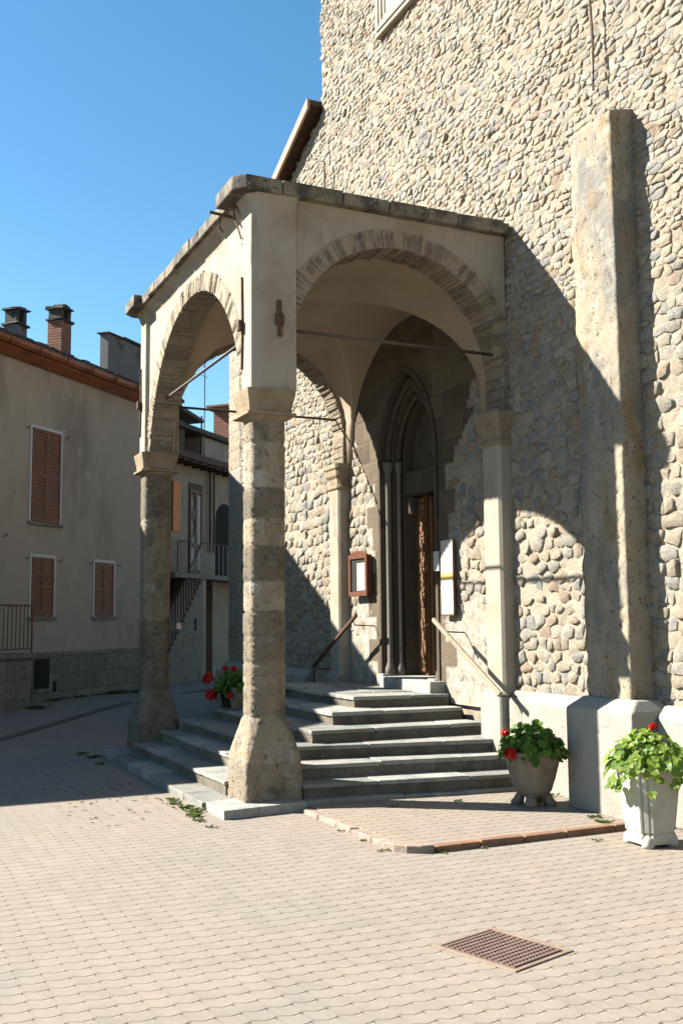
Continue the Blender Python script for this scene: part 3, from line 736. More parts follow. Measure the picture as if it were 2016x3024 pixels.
# groin vault: two barrels, the higher one wins
gx=np.linspace(XL+.17,-.17,170); gy=np.linspace(-3.12,.012,115); GX,GY=np.meshgrid(gx,gy)
qB=np.maximum(0,1-((GX+2.47)/2.06)**2); hB=np.where(qB>0,4.76+1.98*np.sqrt(qB),4.74)
qA=np.maximum(0,1-((GY+1.55)/1.53)**2); hA=np.where(qA>0,5.21+1.535*np.sqrt(qA),4.74)
GZ=np.maximum(hA,hB); nX=len(gx)
Fv=[(j*nX+i,j*nX+i+1,(j+1)*nX+i+1,(j+1)*nX+i) for j in range(len(gy)-1) for i in range(nX-1)]
np_mesh('groin_vault',np.stack([GX.ravel(),GY.ravel(),GZ.ravel()],1),Fv,'vault',porch)
# cornice moulding and roof slab
m=MB()
pr=[(-3.468,6.86)]+[(-3.47-.13*t*t,6.86+.205*t) for t in np.linspace(0.02,1,9)]+[(-3.468,7.065)]
m.prism(pr,'x',XL+.24,-.24)
pr=[(.199,6.93)]+[(.20+.045*t*t,6.93+.135*t) for t in np.linspace(0.02,1,7)]+[(.199,7.065)]
m.prism(pr,'y',-2.98,-.03); m.prism([(XL-p[0],p[1]) for p in pr],'y',-2.98,-.03)
m.build('cornice','plaster',porch)
m=MB(); rs=random.Random(8)
m.prism([(XL-.30,-3.58),(.30,-3.58),(.30,-.01),(XL-.30,-.01)],'z',7.075,7.20,tone=.3)
x=XL-.36
# front edge stones, the two corner blocks standing further out and chamfered
xa=XL+.36; xb=-.40
while xa<xb:
    x2=min(xa+rs.uniform(.35,.7),xb); 
    if xb-x2<.2: x2=xb
    m.box(xa+.004,x2-.004,-3.665+rs.uniform(-.01,.01),-3.3,7.07+rs.uniform(-.006,.006),7.215+rs.uniform(-.01,.012),jit=.006); xa=x2
m.prism([(-.39,-3.78),(.22,-3.78),(.36,-3.64),(.36,-3.2),(-.39,-3.2)],'z',7.058,7.232)
m.prism([(XL+.35,-3.78),(XL-.22,-3.78),(XL-.36,-3.64),(XL-.36,-3.2),(XL+.35,-3.2)],'z',7.058,7.232)
for sgn,xo in((1,.36),(-1,XL-.36)):
    ya=-3.19
    while ya<-.03:
        y2=min(ya+rs.uniform(.4,.8),-.02)
        if -.02-y2<.2: y2=-.02
        e=rs.uniform(-.008,.008)
        xi=xo-sgn*.4
        m.box(min(xi,xo+e),max(xi,xo+e),ya+.004,y2-.004,7.068+rs.uniform(-.006,.006),7.225+rs.uniform(-.01,.01),jit=.006); ya=y2
m.prism([(-3.5,7.19),(-.02,7.30),(-.02,7.19)],'x',XL-.25,.25)
m.build('roof_slab','roofslab',porch,bevel=.014,seg=2)
# responds on the facade
def respond(cx):
    def rg(h,y,z,c=.04): return [(cx-h,.04,z),(cx-h,-y+c,z),(cx-h+c,-y,z),(cx+h-c,-y,z),(cx+h,-y+c,z),(cx+h,.04,z)]
    m=MB(); m.loft([rg(.215,.18,1.14),rg(.205,.17,1.2),rg(.205,.17,4.45)]); o=m.build('respond','plaster',porch,bevel=.006)
    m=MB(); m.loft([rg(.21,.175,4.30),rg(.235,.20,4.33),rg(.235,.20,4.365),rg(.21,.175,4.38),rg(.22,.185,4.49),rg(.255,.22,4.54),rg(.26,.225,4.64),rg(.285,.25,4.67),rg(.285,.25,4.745)]); m.build('capital','capital',o)
    m=MB(); m.box(cx-.24,cx+.235,-.25,.03,0,1.14); m.build('respond_base','plinth',o,bevel=.02)
    return o
respond(0); respond(XL)
# iron tie bars with anchors
def tie(a,b,nm='tie_rod'):
    m=MB(); m.tube([a,b],.021,8); return m.build(nm,'tie',porch,smooth=True)
tie((.02,-3.3,5.53),(.02,-.02,5.53)); tie((XL,CY,5.55),(0,CY,5.55)); tie((XL,-3.3,5.55),(XL,-.02,5.55))
m=MB()   # wedge anchor on the right face of the near pier
m.prism([(-3.225,5.37),(-3.165,5.37),(-3.175,5.49),(-3.15,5.52),(-3.15,5.62),(-3.18,5.66),(-3.18,5.80),(-3.235,5.80),(-3.235,5.66),(-3.26,5.62),(-3.26,5.52),(-3.22,5.48)],'x',.251,.285)
m.box(.285,.31,-3.25,-3.16,5.53,5.61); m.build('tie_anchor','iron',porch,bevel=.006)
for cx in(.0,XL):
    m=MB(); m.prism([(cx-.10,5.02),(cx-.085,5.02),(cx-.055,5.5),(cx-.06,5.64),(cx-.085,6.15),(cx-.10,6.15),(cx-.095,5.6)],'y',-3.556,-3.531); m.box(cx-.12,cx-.04,-3.60,-3.556,5.48,5.61)
    m.build('tie_anchor','iron',porch,bevel=.006)
m=MB(); m.tube([(-.44,-3.40,7.0),(-.44,-3.84,7.035)],.018,6); m.tube([(-.44,-3.70,7.02),(-.44,-3.71,6.86),(-.44,-3.66,6.80)],.014,6); m.tube([(-.25,-3.60,7.06),(-.25,-3.58,6.93),(-.10,-3.55,6.62)],.012,6)
tag(m.build('iron_bracket','iron'),'rusty iron hook bracket under the porch roof corner','bracket')

# ------------------------------------------------------------------ steps
steps=thing('stone_steps','worn grey slate steps leading up into the porch','steps')
zz=[.09,.25,.41,.57,.725,.882,1.04]
yf=[-4.03,-3.68,-3.28,-2.95,-2.45,-1.95,-1.42]
xl=[-5.32,-4.62,-4.60,-4.58,-4.60,-4.62,-4.64]
edge=[[(.63,-3.99),(.55,-3.2),(.50,-2.7),(.86,-.03)],[(.37,-2.98),(.80,-.03)],[(-.03,-2.95),(.40,-.03)],[(-.50,-2.95),(.10,-.03)],[(-.62,-2.45),(-.50,-.03)],[(-1.10,-1.95),(-1.02,-.03)],[(-1.56,-1.42),(-1.36,-.03)]]
rs=random.Random(5)
def ragged(P,amp=.009):
    out_=[]
    for q,(a,b) in enumerate(zip(P,P[1:]+P[:1])):
        L_=math.hypot(b[0]-a[0],b[1]-a[1]); n_=max(1,int(L_/.08)); nx_,ny_=((b[1]-a[1])/L_,-(b[0]-a[0])/L_); wob=0
        for t in range(n_):
            f_=t/n_; wob=(wob*.6+rs.uniform(-amp,amp)) if t else rs.uniform(-amp,amp)*.5
            out_.append((a[0]+(b[0]-a[0])*f_+nx_*wob,a[1]+(b[1]-a[1])*f_+ny_*wob))
    return out_
for k in range(7):
    m=MB(); z=zz[k]; zp=zz[k-1] if k else -.05; E_=edge[k]; nose=.05 if k else .14
    def slab(P):
        m.prism(ragged(P),'z',z-nose+rs.uniform(-.008,.006),z+rs.uniform(-.007,.006))
    if k:
        cx0=-.27 if k in(1,2) else E_[0][0]
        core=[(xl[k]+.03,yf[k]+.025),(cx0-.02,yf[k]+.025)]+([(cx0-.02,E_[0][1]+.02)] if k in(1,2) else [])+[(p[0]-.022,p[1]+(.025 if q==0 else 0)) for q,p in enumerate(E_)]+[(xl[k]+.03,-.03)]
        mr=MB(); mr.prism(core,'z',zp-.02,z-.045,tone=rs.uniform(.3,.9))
    # slabs along the right-hand edge
    def at(y):
        for a,b in zip(E_,E_[1:]):
            if a[1]<=y<=b[1] or b is E_[-1]: t=(y-a[1])/(b[1]-a[1]); return a[0]+(b[0]-a[0])*t
    ya=E_[0][1]; dx=.62
    while ya<-.04:
        y2=min(ya+rs.uniform(.7,1.2),-.03)
        if -.03-y2<.3: y2=-.03
        mid=[(p[0],p[1]) for p in E_ if ya+.05<p[1]<y2-.05]
        slab([(at(ya)-dx,ya+.004),(at(ya),ya+.004)]+mid+[(at(y2),y2-.004),(at(y2)-dx,y2-.004)]); ya=y2
    xe=(-.27 if k in(1,2) else E_[0][0]-dx); xa=xl[k]
    while xa<xe-.02:
        x2=min(xa+rs.uniform(.7,1.2),xe)
        if xe-x2<.3: x2=xe
        slab([(xa+.004,yf[k]),(x2-.004,yf[k]),(x2-.004,yf[k]+.62),(xa+.004,yf[k]+.62)]); xa=x2
    if k==6: slab([(xl[6],yf[6]+.63),(E_[0][0]-dx-.006,yf[6]+.63),(E_[1][0]-dx-.006,-.03),(xl[6],-.03)])
    st_=m.build('step','slate',steps,bevel=.010,seg=2)
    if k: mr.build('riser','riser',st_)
# shorter flight falling to the left along the church
m=MB()
for k in range(6):
    x1=-4.60-.30*k; z=1.035-.157*k
    m.box(x1-.31,x1,-1.9,-.03,-.05,z,jit=.006)
m.build('side_flight','slate',steps,bevel=.012)

# ------------------------------------------------------------------ handrails and notices
def handrail(a,b,mat,label):
    o=MB(); a=Vector(a);b=Vector(b); dr_=(b-a).normalized(); s_=Vector((0,1,0)); t_=dr_.cross(s_)
    def bar(p,q,h,w_):
        P=[]
        for e in(p,q):
            for i,j in((-1,-1),(1,-1),(1,1),(-1,1)): P.append(e+t_*h*i+s_*w_*j)
        o.add(P,[(0,1,2,3),(7,6,5,4),(0,4,5,1),(1,5,6,2),(2,6,7,3),(3,7,4,0)])
    bar(a,b,.03,.024)
    h=thing('handrail',label,'handrail',(0,0,0)); o.build('rail',mat,h,bevel=.008)
    for t in(.08,.93):
        m=MB(); p=a+(b-a)*t; m.tube([p,p+Vector((0,.03,-.09)),Vector((p.x,.0,p.z-.11))],.011,6); m.build('bracket','iron',h)
handrail((-1.10,-.42,2.07),(.50,-.42,1.155),'railwood','pale wooden handrail sloping down wall right of the church door')
handrail((-3.55,-.40,2.15),(-5.28,-.40,1.27),'railbrown','dark brown wooden handrail left of the church door')
nc=thing('notice_case','small reddish wooden notice case hung on wall left of portal','notice case',(-4.06,-.02,2.8))
m=MB(); m.box(-.33,.33,-.075,0,-.33,.33); m.build('case_box','casewood',nc,bevel=.006)
m=MB()
for b in((-.345,.345,-.11,-.076,-.345,-.27),(-.345,.345,-.11,-.076,.27,.345),(-.345,-.27,-.11,-.076,-.269,.269),(.27,.345,-.11,-.076,-.269,.269)): m.box(*b)
m.prism([(-.26,.345),(.26,.345),(.2,.40),(-.2,.40)],'y',-.105,-.09); m.build('case_frame','casewood',nc,bevel=.006)
m=MB(); m.box(-.269,.269,-.083,-.0755,-.269,.269); m.build('case_back','glassdark',nc)
m=MB(); m.box(-.05,.17,-.090,-.084,-.25,.20); m.build('paper_sheet','paper',nc)
m=MB(); m.box(.175,.262,-.090,-.084,-.25,.20); m.build('white_sheet','white',nc)
nb=thing('notice_board','tall cream notice board with a rod shadow painted as a yellow band right of church door','notice board',(-1.30,-.06,2.66))
m=MB(); m.box(-.16,.16,-.012,.012,-.52,.52); m.build('panel','board',nb)
m=MB(); m.box(.161,.172,-.014,.02,-.53,.53); m.box(-.172,-.161,-.014,.02,-.53,.53); m.box(-.17,.17,-.014,.02,-.54,-.531); m.build('edge_strip','casewood',nb)
m=MB(); m.box(-.159,.159,-.0145,-.0125,-.02,.05); m.build('rod_shadow_band','yellow',nb)  # yellow strip painted on where a rod shadow crosses the board
m=MB(); m.box(-.075,.075,-.012,.0,-.14,.14); o=m.build('notice_plate','white'); o.location=(-1.60,-.055,2.9); tag(o,'small white notice plate beside the tall cream board','notice')

# ------------------------------------------------------------------ planters and geraniums
def leafset(m,c,n,rx,ry,h,size,droop,seed,zmin=0):
    rs=random.Random(seed)
    for i in range(n):
        a=rs.uniform(0,2*math.pi); q=rs.random()**.5; zf=rs.random()
        x=c[0]+rx*q*math.cos(a); y=c[1]+ry*q*math.sin(a); z=c[2]+h*(1-q*q*.75)*(.35+.65*zf)-droop*q**3*rs.random()
        s_=size*rs.uniform(.6,1.25); 
        nrm=Vector((math.cos(a)*q*1.1+rs.uniform(-.5,.5),math.sin(a)*q*1.1+rs.uniform(-.5,.5)-.25,.75+rs.uniform(-.35,.3))).normalized()
        t=nrm.cross(Vector((rs.uniform(-1,1),rs.uniform(-1,1),rs.uniform(-1,1)))).normalized(); b=nrm.cross(t)
        p=Vector((x,y,z)); k=9; vs=[p-nrm*s_*.12]
        for e in range(k):
            an=2*math.pi*(e+.5)/k; rr_=s_*(.5 if e!=k-1 else .26)*(1+(.06 if e%2 else -.03)); vs.append(p+t*rr_*math.cos(an)+b*rr_*math.sin(an)+nrm*s_*.07*rs.uniform(-.6,1.2))
        m.add(vs,[(0,1+e,1+(e+1)%k) for e in range(k)],rs.random()**1.3 if rs.random()<.94 else 2.2)
def stems(m,c,n,rx,ry,h,seed):
    rs=random.Random(seed)
    for i in range(n):
        a=rs.uniform(0,6.28); q=rs.uniform(.2,.95)
        m.tube([(c[0]+.25*rx*q*math.cos(a),c[1]+.25*ry*q*math.sin(a),c[2]-.06),(c[0]+.7*rx*q*math.cos(a),c[1]+.7*ry*q*math.sin(a),c[2]+h*.45),(c[0]+rx*q*math.cos(a),c[1]+ry*q*math.sin(a),c[2]+h*(.75-.3*q))],.006,5)
def flower(root,p,rad,seed):
    rs=random.Random(seed); m=MB(); p=Vector(p)
    for i in range(26):
        a=rs.uniform(0,6.28); e=math.asin(rs.uniform(-.5,1)); n_=Vector((math.cos(a)*math.cos(e),math.sin(a)*math.cos(e),math.sin(e)))
        c=p+n_*rad*rs.uniform(.6,1); t=n_.cross(Vector((rs.random(),rs.random(),1))).normalized(); b=n_.cross(t); s_=rad*.62
        vs=[c]+[c+(t*math.cos(2*math.pi*k/5)+b*math.sin(2*math.pi*k/5))*s_+n_*s_*.25*rs.uniform(-1,1) for k in range(5)]
        m.add(vs,[(0,1+k,1+(k+1)%5) for k in range(5)],rs.random())
    f=m.build('flower_head','petal',root,fix=False)
    m=MB(); m.tube([p-Vector((0,0,rad*.3)),p-Vector((rad*.3,0,rad*2.6))],.006,5); m.build('flower_stalk','stem',f)
def plant(label,cat,c,n,rx,ry,h,size,droop,seed,mat,flowers,name='geranium'):
    t=thing(name,label,cat,c)
    m=MB(); leafset(m,(0,0,0),n,rx,ry,h,size,droop,seed); m.build('leaves',mat,t,fix=False)
    m=MB(); stems(m,(0,0,0),26,rx,ry,h,seed+1); m.build('stems','stem',t)
    for i,(x,y,z,r_) in enumerate(flowers): flower(t,(x,y,z),r_,seed*10+i)
# grey urn on feet
UX,UY=1.60,-.76
ur=thing('stone_urn','squat grey panelled stone urn on clawed feet beside the buttress','planter',(UX,UY,.05))
ur.rotation_euler=(0,0,R(22))
m=MB(); prof=[(.13,.09),(.165,.10),(.205,.15),(.25,.28),(.30,.46),(.325,.535),(.35,.55),(.352,.585),(.31,.59),(.29,.53)]
m.lathe(prof,8); m.build('bowl','urn',ur,bevel=.012,seg=2)
m=MB(); m.lathe([(.0,.515),(.285,.515),(.285,.525),(.0,.53)],8); m.build('soil','soil',ur)
for k in range(4):
    m=MB(); a=k*math.pi/2+.4; x,y=.15*math.cos(a),.15*math.sin(a)
    m.loft([[(x*f+rr_*math.cos(q),y*f+rr_*math.sin(q),z) for q in np.linspace(0,2*math.pi,9)[:-1]] for f,rr_,z in((1.2,.07,0),(1.2,.075,.03),(1.05,.06,.07),(.8,.06,.13))]); m.build('foot','urn',ur,smooth=True)
plant('geranium with dark green leaves and three red blooms in the grey urn','geranium',(UX,UY,.58),330,.42,.36,.37,.095,.10,21,'leaf',[(-.28,-.16,.22,.045),(-.33,-.10,.10,.04),(.10,-.36,.04,.07)])
# white square planter
WX,WY=3.53,-.84
wp=thing('white_planter','tall white fluted square planter standing right of the buttress','planter',(WX,WY,0)); wp.rotation_euler=(0,0,R(-4))
def sqr(h,c,z,fl=0):
    P=[]
    for qx,qy in((1,-1),(1,1),(-1,1),(-1,-1)):
        cs=[(qx*(h-c),qy*h),(qx*h,qy*(h-c))]
        if qx*qy>0: cs=cs[::-1]
        a,b=Vector(cs[0]),Vector(cs[1]); nn=Vector((qx,qy)).normalized()
        for t,dp in((0,0),(.14,0),(.2,fl),(.3,fl),(.36,0),(.64,0),(.7,fl),(.8,fl),(.86,0),(1,0)):
            p=a.lerp(b,t)-nn*dp; P.append((p.x,p.y,z))
    return P
m=MB(); rr=[]
for h,c,z,f in((.182,.075,.03,.012),(.19,.075,.10,.014),(.178,.07,.12,.014),(.192,.08,.14,.014),(.242,.09,.66,.014),(.247,.09,.69,.006),(.247,.09,.72,.004),(.215,.08,.72,0),(.205,.08,.66,0)): rr.append(sqr(h,c,z,f))
m.loft(rr); m.build('body','urnwhite',wp)
for qx,qy in((1,-1),(1,1),(-1,1),(-1,-1)):
    m=MB(); m.lathe([(.055,0),(.06,.03),(.05,.07),(.035,.1)],10,(qx*.135,qy*.135)); m.build('foot','urnwhite',wp,smooth=True)
m=MB(); m.box(-.2,.2,-.2,.2,.645,.66); m.build('soil','soil',wp)
plant('lime green trailing geranium with one red bloom in the white planter','geranium',(WX,WY,.72),270,.45,.38,.32,.105,.30,33,'leaflime',[(-.05,.12,.33,.036)])
# two pots on the left end of the steps
def pot(name,label,x,y,z,mat):
    t=thing(name,label,'flower pot',(x,y,z))
    m=MB(); m.loft([sqr(.12,.01,.0),sqr(.15,.012,.28),sqr(.16,.012,.29),sqr(.16,.012,.325),sqr(.13,.01,.33),sqr(.125,.01,.29)]); m.build('pot',mat,t)
    m=MB(); m.box(-.115,.115,-.115,.115,.28,.295); m.build('soil','soil',t)
pot('flower_pot','dark brown square pot on left end of the steps',-4.42,-2.17,.728,'soil')
pot('flower_pot','pale square pot on left end of the steps behind near column',-4.0,-2.16,.728,'urn')
plant('red geranium in the dark pot on the left steps','geranium',(-4.42,-2.17,1.06),120,.36,.30,.24,.12,.2,45,'leaf',[(-.28,-.30,.10,.085),(-.34,-.25,-.12,.05),(-.02,-.32,-.14,.09),(-.02,-.1,.27,.045)])
plant('geranium with a few red blooms in pale pot behind near column','geranium',(-4.0,-2.16,1.06),90,.30,.28,.26,.12,.25,47,'leaf',[(.1,-.16,.28,.045),(.22,-.26,-.12,.05)])

# ------------------------------------------------------------------ manhole cover
mc=thing('manhole_cover','rusty ribbed iron inspection cover set in the paving','manhole cover',(0,0,0))
Pm=[Vector((5.19,-4.08,0)),Vector((5.13,-3.58,0)),Vector((5.70,-3.41,0)),Vector((5.78,-3.93,0))]
cen=sum(Pm,Vector())/4; mc.location=(cen.x,cen.y,0); mc.rotation_euler=(0,0,math.atan2(Pm[2].y-Pm[1].y,Pm[2].x-Pm[1].x))
m=MB(); hx,hy=.295,.25
m.box(-hx,hx,-hy,hy,-.02,.004)
nr=13
for i in range(nr):
    x=-hx+.03+(2*hx-.06)*i/(nr-1)
    m.box(x-.011,x+.011,-hy+.02,hy-.02,.004,.012)
    for j in range(14):
        y=-hy+.035+(2*hy-.07)*j/13
        if i<nr-1: m.box(x+.013,x+.030,y-.006,y+.006,.004,.009)
m.build('cover_plate','cover',mc)
m=MB()
for b in((-hx-.035,hx+.035,-hy-.035,-hy-.004,-.02,.009),(-hx-.035,hx+.035,hy+.004,hy+.035,-.02,.009),(-hx-.035,-hx-.004,-hy-.0039,hy+.0039,-.02,.009),(hx+.004,hx+.035,-hy-.0039,hy+.0039,-.02,.009)): m.box(*b)
m.build('cover_frame','coverframe',mc,bevel=.004)

# ------------------------------------------------------------------ weeds
rs=random.Random(12); m=MB()
def tuft(x,y,z,s_,n):
    for i in range(n):
        a=rs.uniform(0,6.28); l_=s_*rs.uniform(.5,1.2); w_=.012+.25*s_*rs.uniform(.05,.25); px=x+rs.gauss(0,s_*.5); py=y+rs.gauss(0,s_*.5)
        d_=Vector((math.cos(a),math.sin(a),0)); sd=Vector((-d_.y,d_.x,0)); p=Vector((px,py,z))
        m.add([p-sd*w_*.3,p+sd*w_*.3,p+d_*l_*.5+sd*w_*.6+Vector((0,0,l_*.45)),p+d_*l_+Vector((0,0,l_*.35)),p+d_*l_*.5-sd*w_*.6+Vector((0,0,l_*.45))],[(0,1,2,3,4)],rs.random())
for x,y,s_,n in((-.55,-4.22,.07,20),(-.2,-4.16,.08,26),(.05,-4.14,.09,30),(-.75,-4.15,.07,20),(.3,-4.2,.07,26),(.55,-4.24,.06,18),(.95,-4.22,.05,14),(2.66,-3.17,.04,12),(2.95,-2.72,.045,14),(3.0,-2.3,.04,10),(2.75,-.75,.06,24),(2.5,-.66,.06,20),(3.08,-.6,.06,24),(.95,-.6,.06,16),(1.22,-.52,.08,24),(1.05,-2.2,.05,10),(1.05,-1.4,.05,12),(.9,-1.2,.06,16),(.62,-1.9,.07,22),(.70,-1.55,.06,18),(.98,-.35,.10,34),(1.3,-.35,.07,16),(-5.0,-4.2,.08,24),(-5.5,-4.3,.08,20),(-4.2,-4.25,.06,16),(1.7,-3.14,.03,8),(2.2,-3.14,.035,12),(3.2,-1.2,.04,8)):
    tuft(x,y,.05 if (1.0<x<2.84 and y>-2.98) else .0,s_,n)
for i in range(60):
    x=rs.uniform(-2.5,.4); y=rs.uniform(-5.4,-4.25); tuft(x,y,.0,.022,4)
for i in range(26):
    s_=rs.uniform(2.2,6.6); p=WA+UA*s_+NA*rs.uniform(.02,.14); tuft(p.x,p.y,gz(p.x,p.y),.10 if s_<5.2 else .2,12)
for i in range(8):
    p=WA+UA*.9+NA*rs.uniform(.7,1.1); tuft(p.x+rs.uniform(-.1,.3),p.y,gz(p.x,p.y),.12,12)
o=m.build('weeds','weed',fix=False); struct(o,'stuff'); o['label']='low green weeds growing in paving joints and along kerbs'

# ------------------------------------------------------------------ grey house on the left
def frame(name,label,cat,o,rz): return thing(name,label,cat,(o.x,o.y,0),rz)
hA_=frame('grey_house','long grey rendered house with brown shutters and copper gutter','house',WA,ROTA)
SA0,SA1=-.75,7.85
def loc(v): # world -> house frame
    q=Vector((v[0]-WA.x,v[1]-WA.y)); return (q.x*UA.x+q.y*UA.y, -(q.x*NA.x+q.y*NA.y))
# the front bends a little beyond the left edge and ends at a corner where a lower house follows
TIP=Vector((-7.12,-11.13,0)); KINK=WA+UA*(-.3)+NA*.45; UW=(KINK-TIP).normalized(); NW=Vector((UW.y,-UW.x,0))
tip=loc(TIP); kin=loc(KINK); wt=loc(TIP-NW*.42+UW*.15); wk=loc(KINK-NW*.45); bt=loc(TIP-NW*9+UW*.15); tb=loc(TIP-NW*9); kb=loc(KINK-NW*9)
m=MB(); m.prism([(SA1,0),(-.28,0),(-.28,9),(SA1,9)],'z',-.3,8.25)
m.build('house_wall','wallA',hA_)
m=MB(); m.prism([(-.281,.0),wt,bt,(-.281,9)],'z',-.3,8.25); m.build('wing_wall','wallA',hA_)
m=MB(); m.box(1.95,SA1,-.045,-.003,-.2,1.36)
o=m.build('stone_plinth','stoneA',hA_)
m=MB(); m.box(2.0,2.58,-.049,-.0455,.52,1.22); m.build('cellar_opening','dark',hA_)
m=MB(); m.box(2.72,2.86,-.049,-.0455,.42,.66); m.build('wall_vent','dark',hA_)
# roof, stone-slab edge and gutter
m=MB()
m.prism([(-.42,8.34),(6,10.3),(6,10.45),(-.42,8.46)],'x',-.30,SA1+.1,tone=.4)
m.prism([kin,tip,tb,kb],'z',8.26,8.42,tone=.4)
rs=random.Random(3)
for y0_,z_ in((-.52,8.44),(-.44,8.50),(-.30,8.56),(-.05,8.63)):
    x=-.3
    while x<SA1+.1:
        l_=rs.uniform(.2,.36); m.box(x,x+l_-.012,y0_+rs.uniform(-.03,.03),y0_+.9,z_+rs.uniform(-.012,.012),z_+.045+rs.uniform(0,.03),jit=.014); x+=l_
roofA=m.build('roof','tile',hA_)
m=MB(); m.prism([(-.54,8.43),(-.53,8.34),(-.47,8.285),(-.41,8.285),(-.37,8.33),(-.37,8.43)],'x',-.3,SA1+.1)
x=.3
while x<SA1: m.box(x,x+.03,-.56,-.35,8.275,8.44); x+=1.05
m.build('gutter','copper',hA_)
m=MB(); m.box(-.28,SA1+.05,-.36,-.02,8.25,8.29)
m.prism([(-.36,8.249),(-.02,8.249),(-.02,8.13),(-.10,8.13)],'x',-.28,SA1+.02)
m.build('eaves_board','copper',hA_)
m=MB(); m.box(SA1+.001,10.6,5.0,9,-.3,8.2); m.build('rear_sun_blocker','wallA',hA_)  # unseen mass added to stop sun coming through the gap behind the house
lh=thing('low_house','lower house with overhanging roof beyond the end of the grey house','house',(-7.5,-20,0))
m=MB(); m.box(-9,0,-9,8.9,-.2,7.0); m.build('house_wall','wallB',lh)
m=MB(); m.prism([(.45,7.0),(.45,7.1),(-5,9.6),(-9.4,7.6),(-9.4,7.5),(-5,9.5)],'y',-9.3,9.2); m.build('roof','tile',lh)
# chimneys and grey stack
def chimney(x0,x1,y0,y1,z0,zs,zt,mat,name='chimney'):
    m=MB(); m.box(x0,x1,y0,y1,z0,zs); c=m.build('chimney',mat,roofA)
    m=MB(); m.box(x0-.06,x1+.06,y0-.06,y1+.06,zs,zs+.05,jit=.025); 
    for a,b in((x0,x0+.1),(x1-.1,x1)): m.box(a,b,y0+.02,y1-.02,zs+.051,zt-.12,jit=.02)
    m.box(x0+.11,x1-.11,y0+.15,y0+.25,zs+.051,zt-.12)
    m.box(x0-.05,x1+.05,y0-.05,y1+.05,zt-.12,zt-.06,jit=.03); m.box(x0+.1,x1-.05,y0,y1-.1,zt-.06,zt,jit=.03); m.build('chimney_cap','tile',c)
chimney(2.65,3.05,1.2,1.6,8.6,9.53,10.03,'greyconc'); chimney(4.48,4.92,1.2,1.64,8.6,10.14,10.6,'brick')
m=MB(); m.box(6.62,8.5,1.15,1.42,8.7,10.33); o=m.build('grey_stack','greyconc',roofA)
m=MB(); m.box(6.55,7.35,1.08,1.5,10.331,10.37,jit=.01); m.box(7.36,8.6,1.08,1.5,10.36,10.41,jit=.015); m.build('stack_cap','tile',o)
# windows
def window(x0,x1,z0,z1,stays=True,panels=True):
    m=MB(); f=.07
    for b in((x0-f,x0,z0-.02,z1+f),(x1,x1+f,z0-.02,z1+f),(x0,x1,z1,z1+f)): m.box(b[0],b[1],-.014,.02,b[2],b[3])
    o=m.build('window','white',hA_)
    xm=(x0+x1)/2
    for a,b in((x0+.006,xm-.004),(xm+.004,x1-.006)):
        m=MB(); fr=.05; y0,y1=-.03,-.004
        m.box(a,a+fr,y0,y1,z0,z1); m.box(b-fr,b,y0,y1,z0,z1)
        zs=[z0,z0+.09,(z0+z1)/2-.04,(z0+z1)/2+.04,z1-.07,z1]
        for q in(0,2,4): m.box(a+fr,b-fr,y0,y1,zs[q],zs[q+1])
        z=z0+.1
        while z<z1-.08:
            if not(zs[2]-.02<z<zs[3]): m.box(a+fr,b-fr,y0+.004,y1,z,z+.040)
            z+=.078
        m.box(a+fr,b-fr,y1-.004,y1,z0,z1)
        m.build('shutter','shutter',o)
    m=MB(); m.box(x0-.1,x1+.1,-.06,.0,z0-.09,z0-.021); m.build('sill','concrete',o)
    for xx,zq in((x0-.22,z1-.05),(x1+.22,z1-.05)):
        m=MB(); m.tube([(xx,0,zq),(xx,-.06,zq),(xx+.05,-.06,zq+.02),(xx+.05,-.06,zq+.07)],.012,5); m.build('shutter_stay','iron',o)
window(1.80,2.90,4.45,6.66); window(1.88,2.72,2.22,3.60); window(4.45,5.30,2.22,3.60); window(-.35,.66,2.4,4.06); window(-2.4,-1.3,4.45,6.66)
# terrace with railing in front of it
ter=thing('stone_terrace','low dark stone terrace with a rusty railing before the house','terrace',(WA.x,WA.y,0),ROTA)
m=MB(); m.box(-4.5,.85,-.86,-.05,-.2,1.31); m.build('terrace_wall','stoneA',ter)
m=MB(); m.box(-4.5,.90,-.92,-.05,1.31,1.40); m.build('terrace_slab','concrete',ter)
m=MB(); m.tube([(-4.5,-.84,2.44),(.85,-.84,2.44),],.02,6); m.tube([(-4.5,-.84,1.5),(.85,-.84,1.5)],.016,6)
m.tube([(.85,-.84,1.38),(.85,-.84,2.45)],.022,6)
x=.71
while x>-4.4: m.tube([(x,-.84,1.5),(x,-.84,2.44)],.012,6); x-=.135
m.build('railing','rustbar',ter)

# ------------------------------------------------------------------ house with outside stairs
WB=Vector((-22.67,2.97,0))
hB_=frame('stair_house','pale house with brown eaves and an outside landing behind the porch','house',WB,ROTA)
m=MB(); m.box(-1.5,9,1.2,7,-.2,7.75); m.build('house_wall','wallB',hB_)
m=MB(); m.prism([(.55,7.78),(6,9.3),(6,9.45),(.55,7.93)],'x',-1.7,9.2); rB=m.build('roof','tile',hB_)
m=MB(); m.box(-1.7,9.2,.48,.56,7.72,7.95); m.prism([(.56,7.70),(1.19,7.86),(1.19,7.80),(.56,7.64)],'x',-1.7,9.2)
x=-1.5
while x<9: m.box(x,x+.1,.5,1.19,7.60,7.69); x+=.6
m.build('eaves','brownwood',hB_)
m=MB(); m.box(.05,.55,1.13,1.16,5.22,6.97); m.build('shutter','orange',hB_)
m=MB(); m.box(1.26,2.24,1.17,1.196,3.70,7.05); dB=m.build('door_frame','brownwood',hB_)
m=MB()
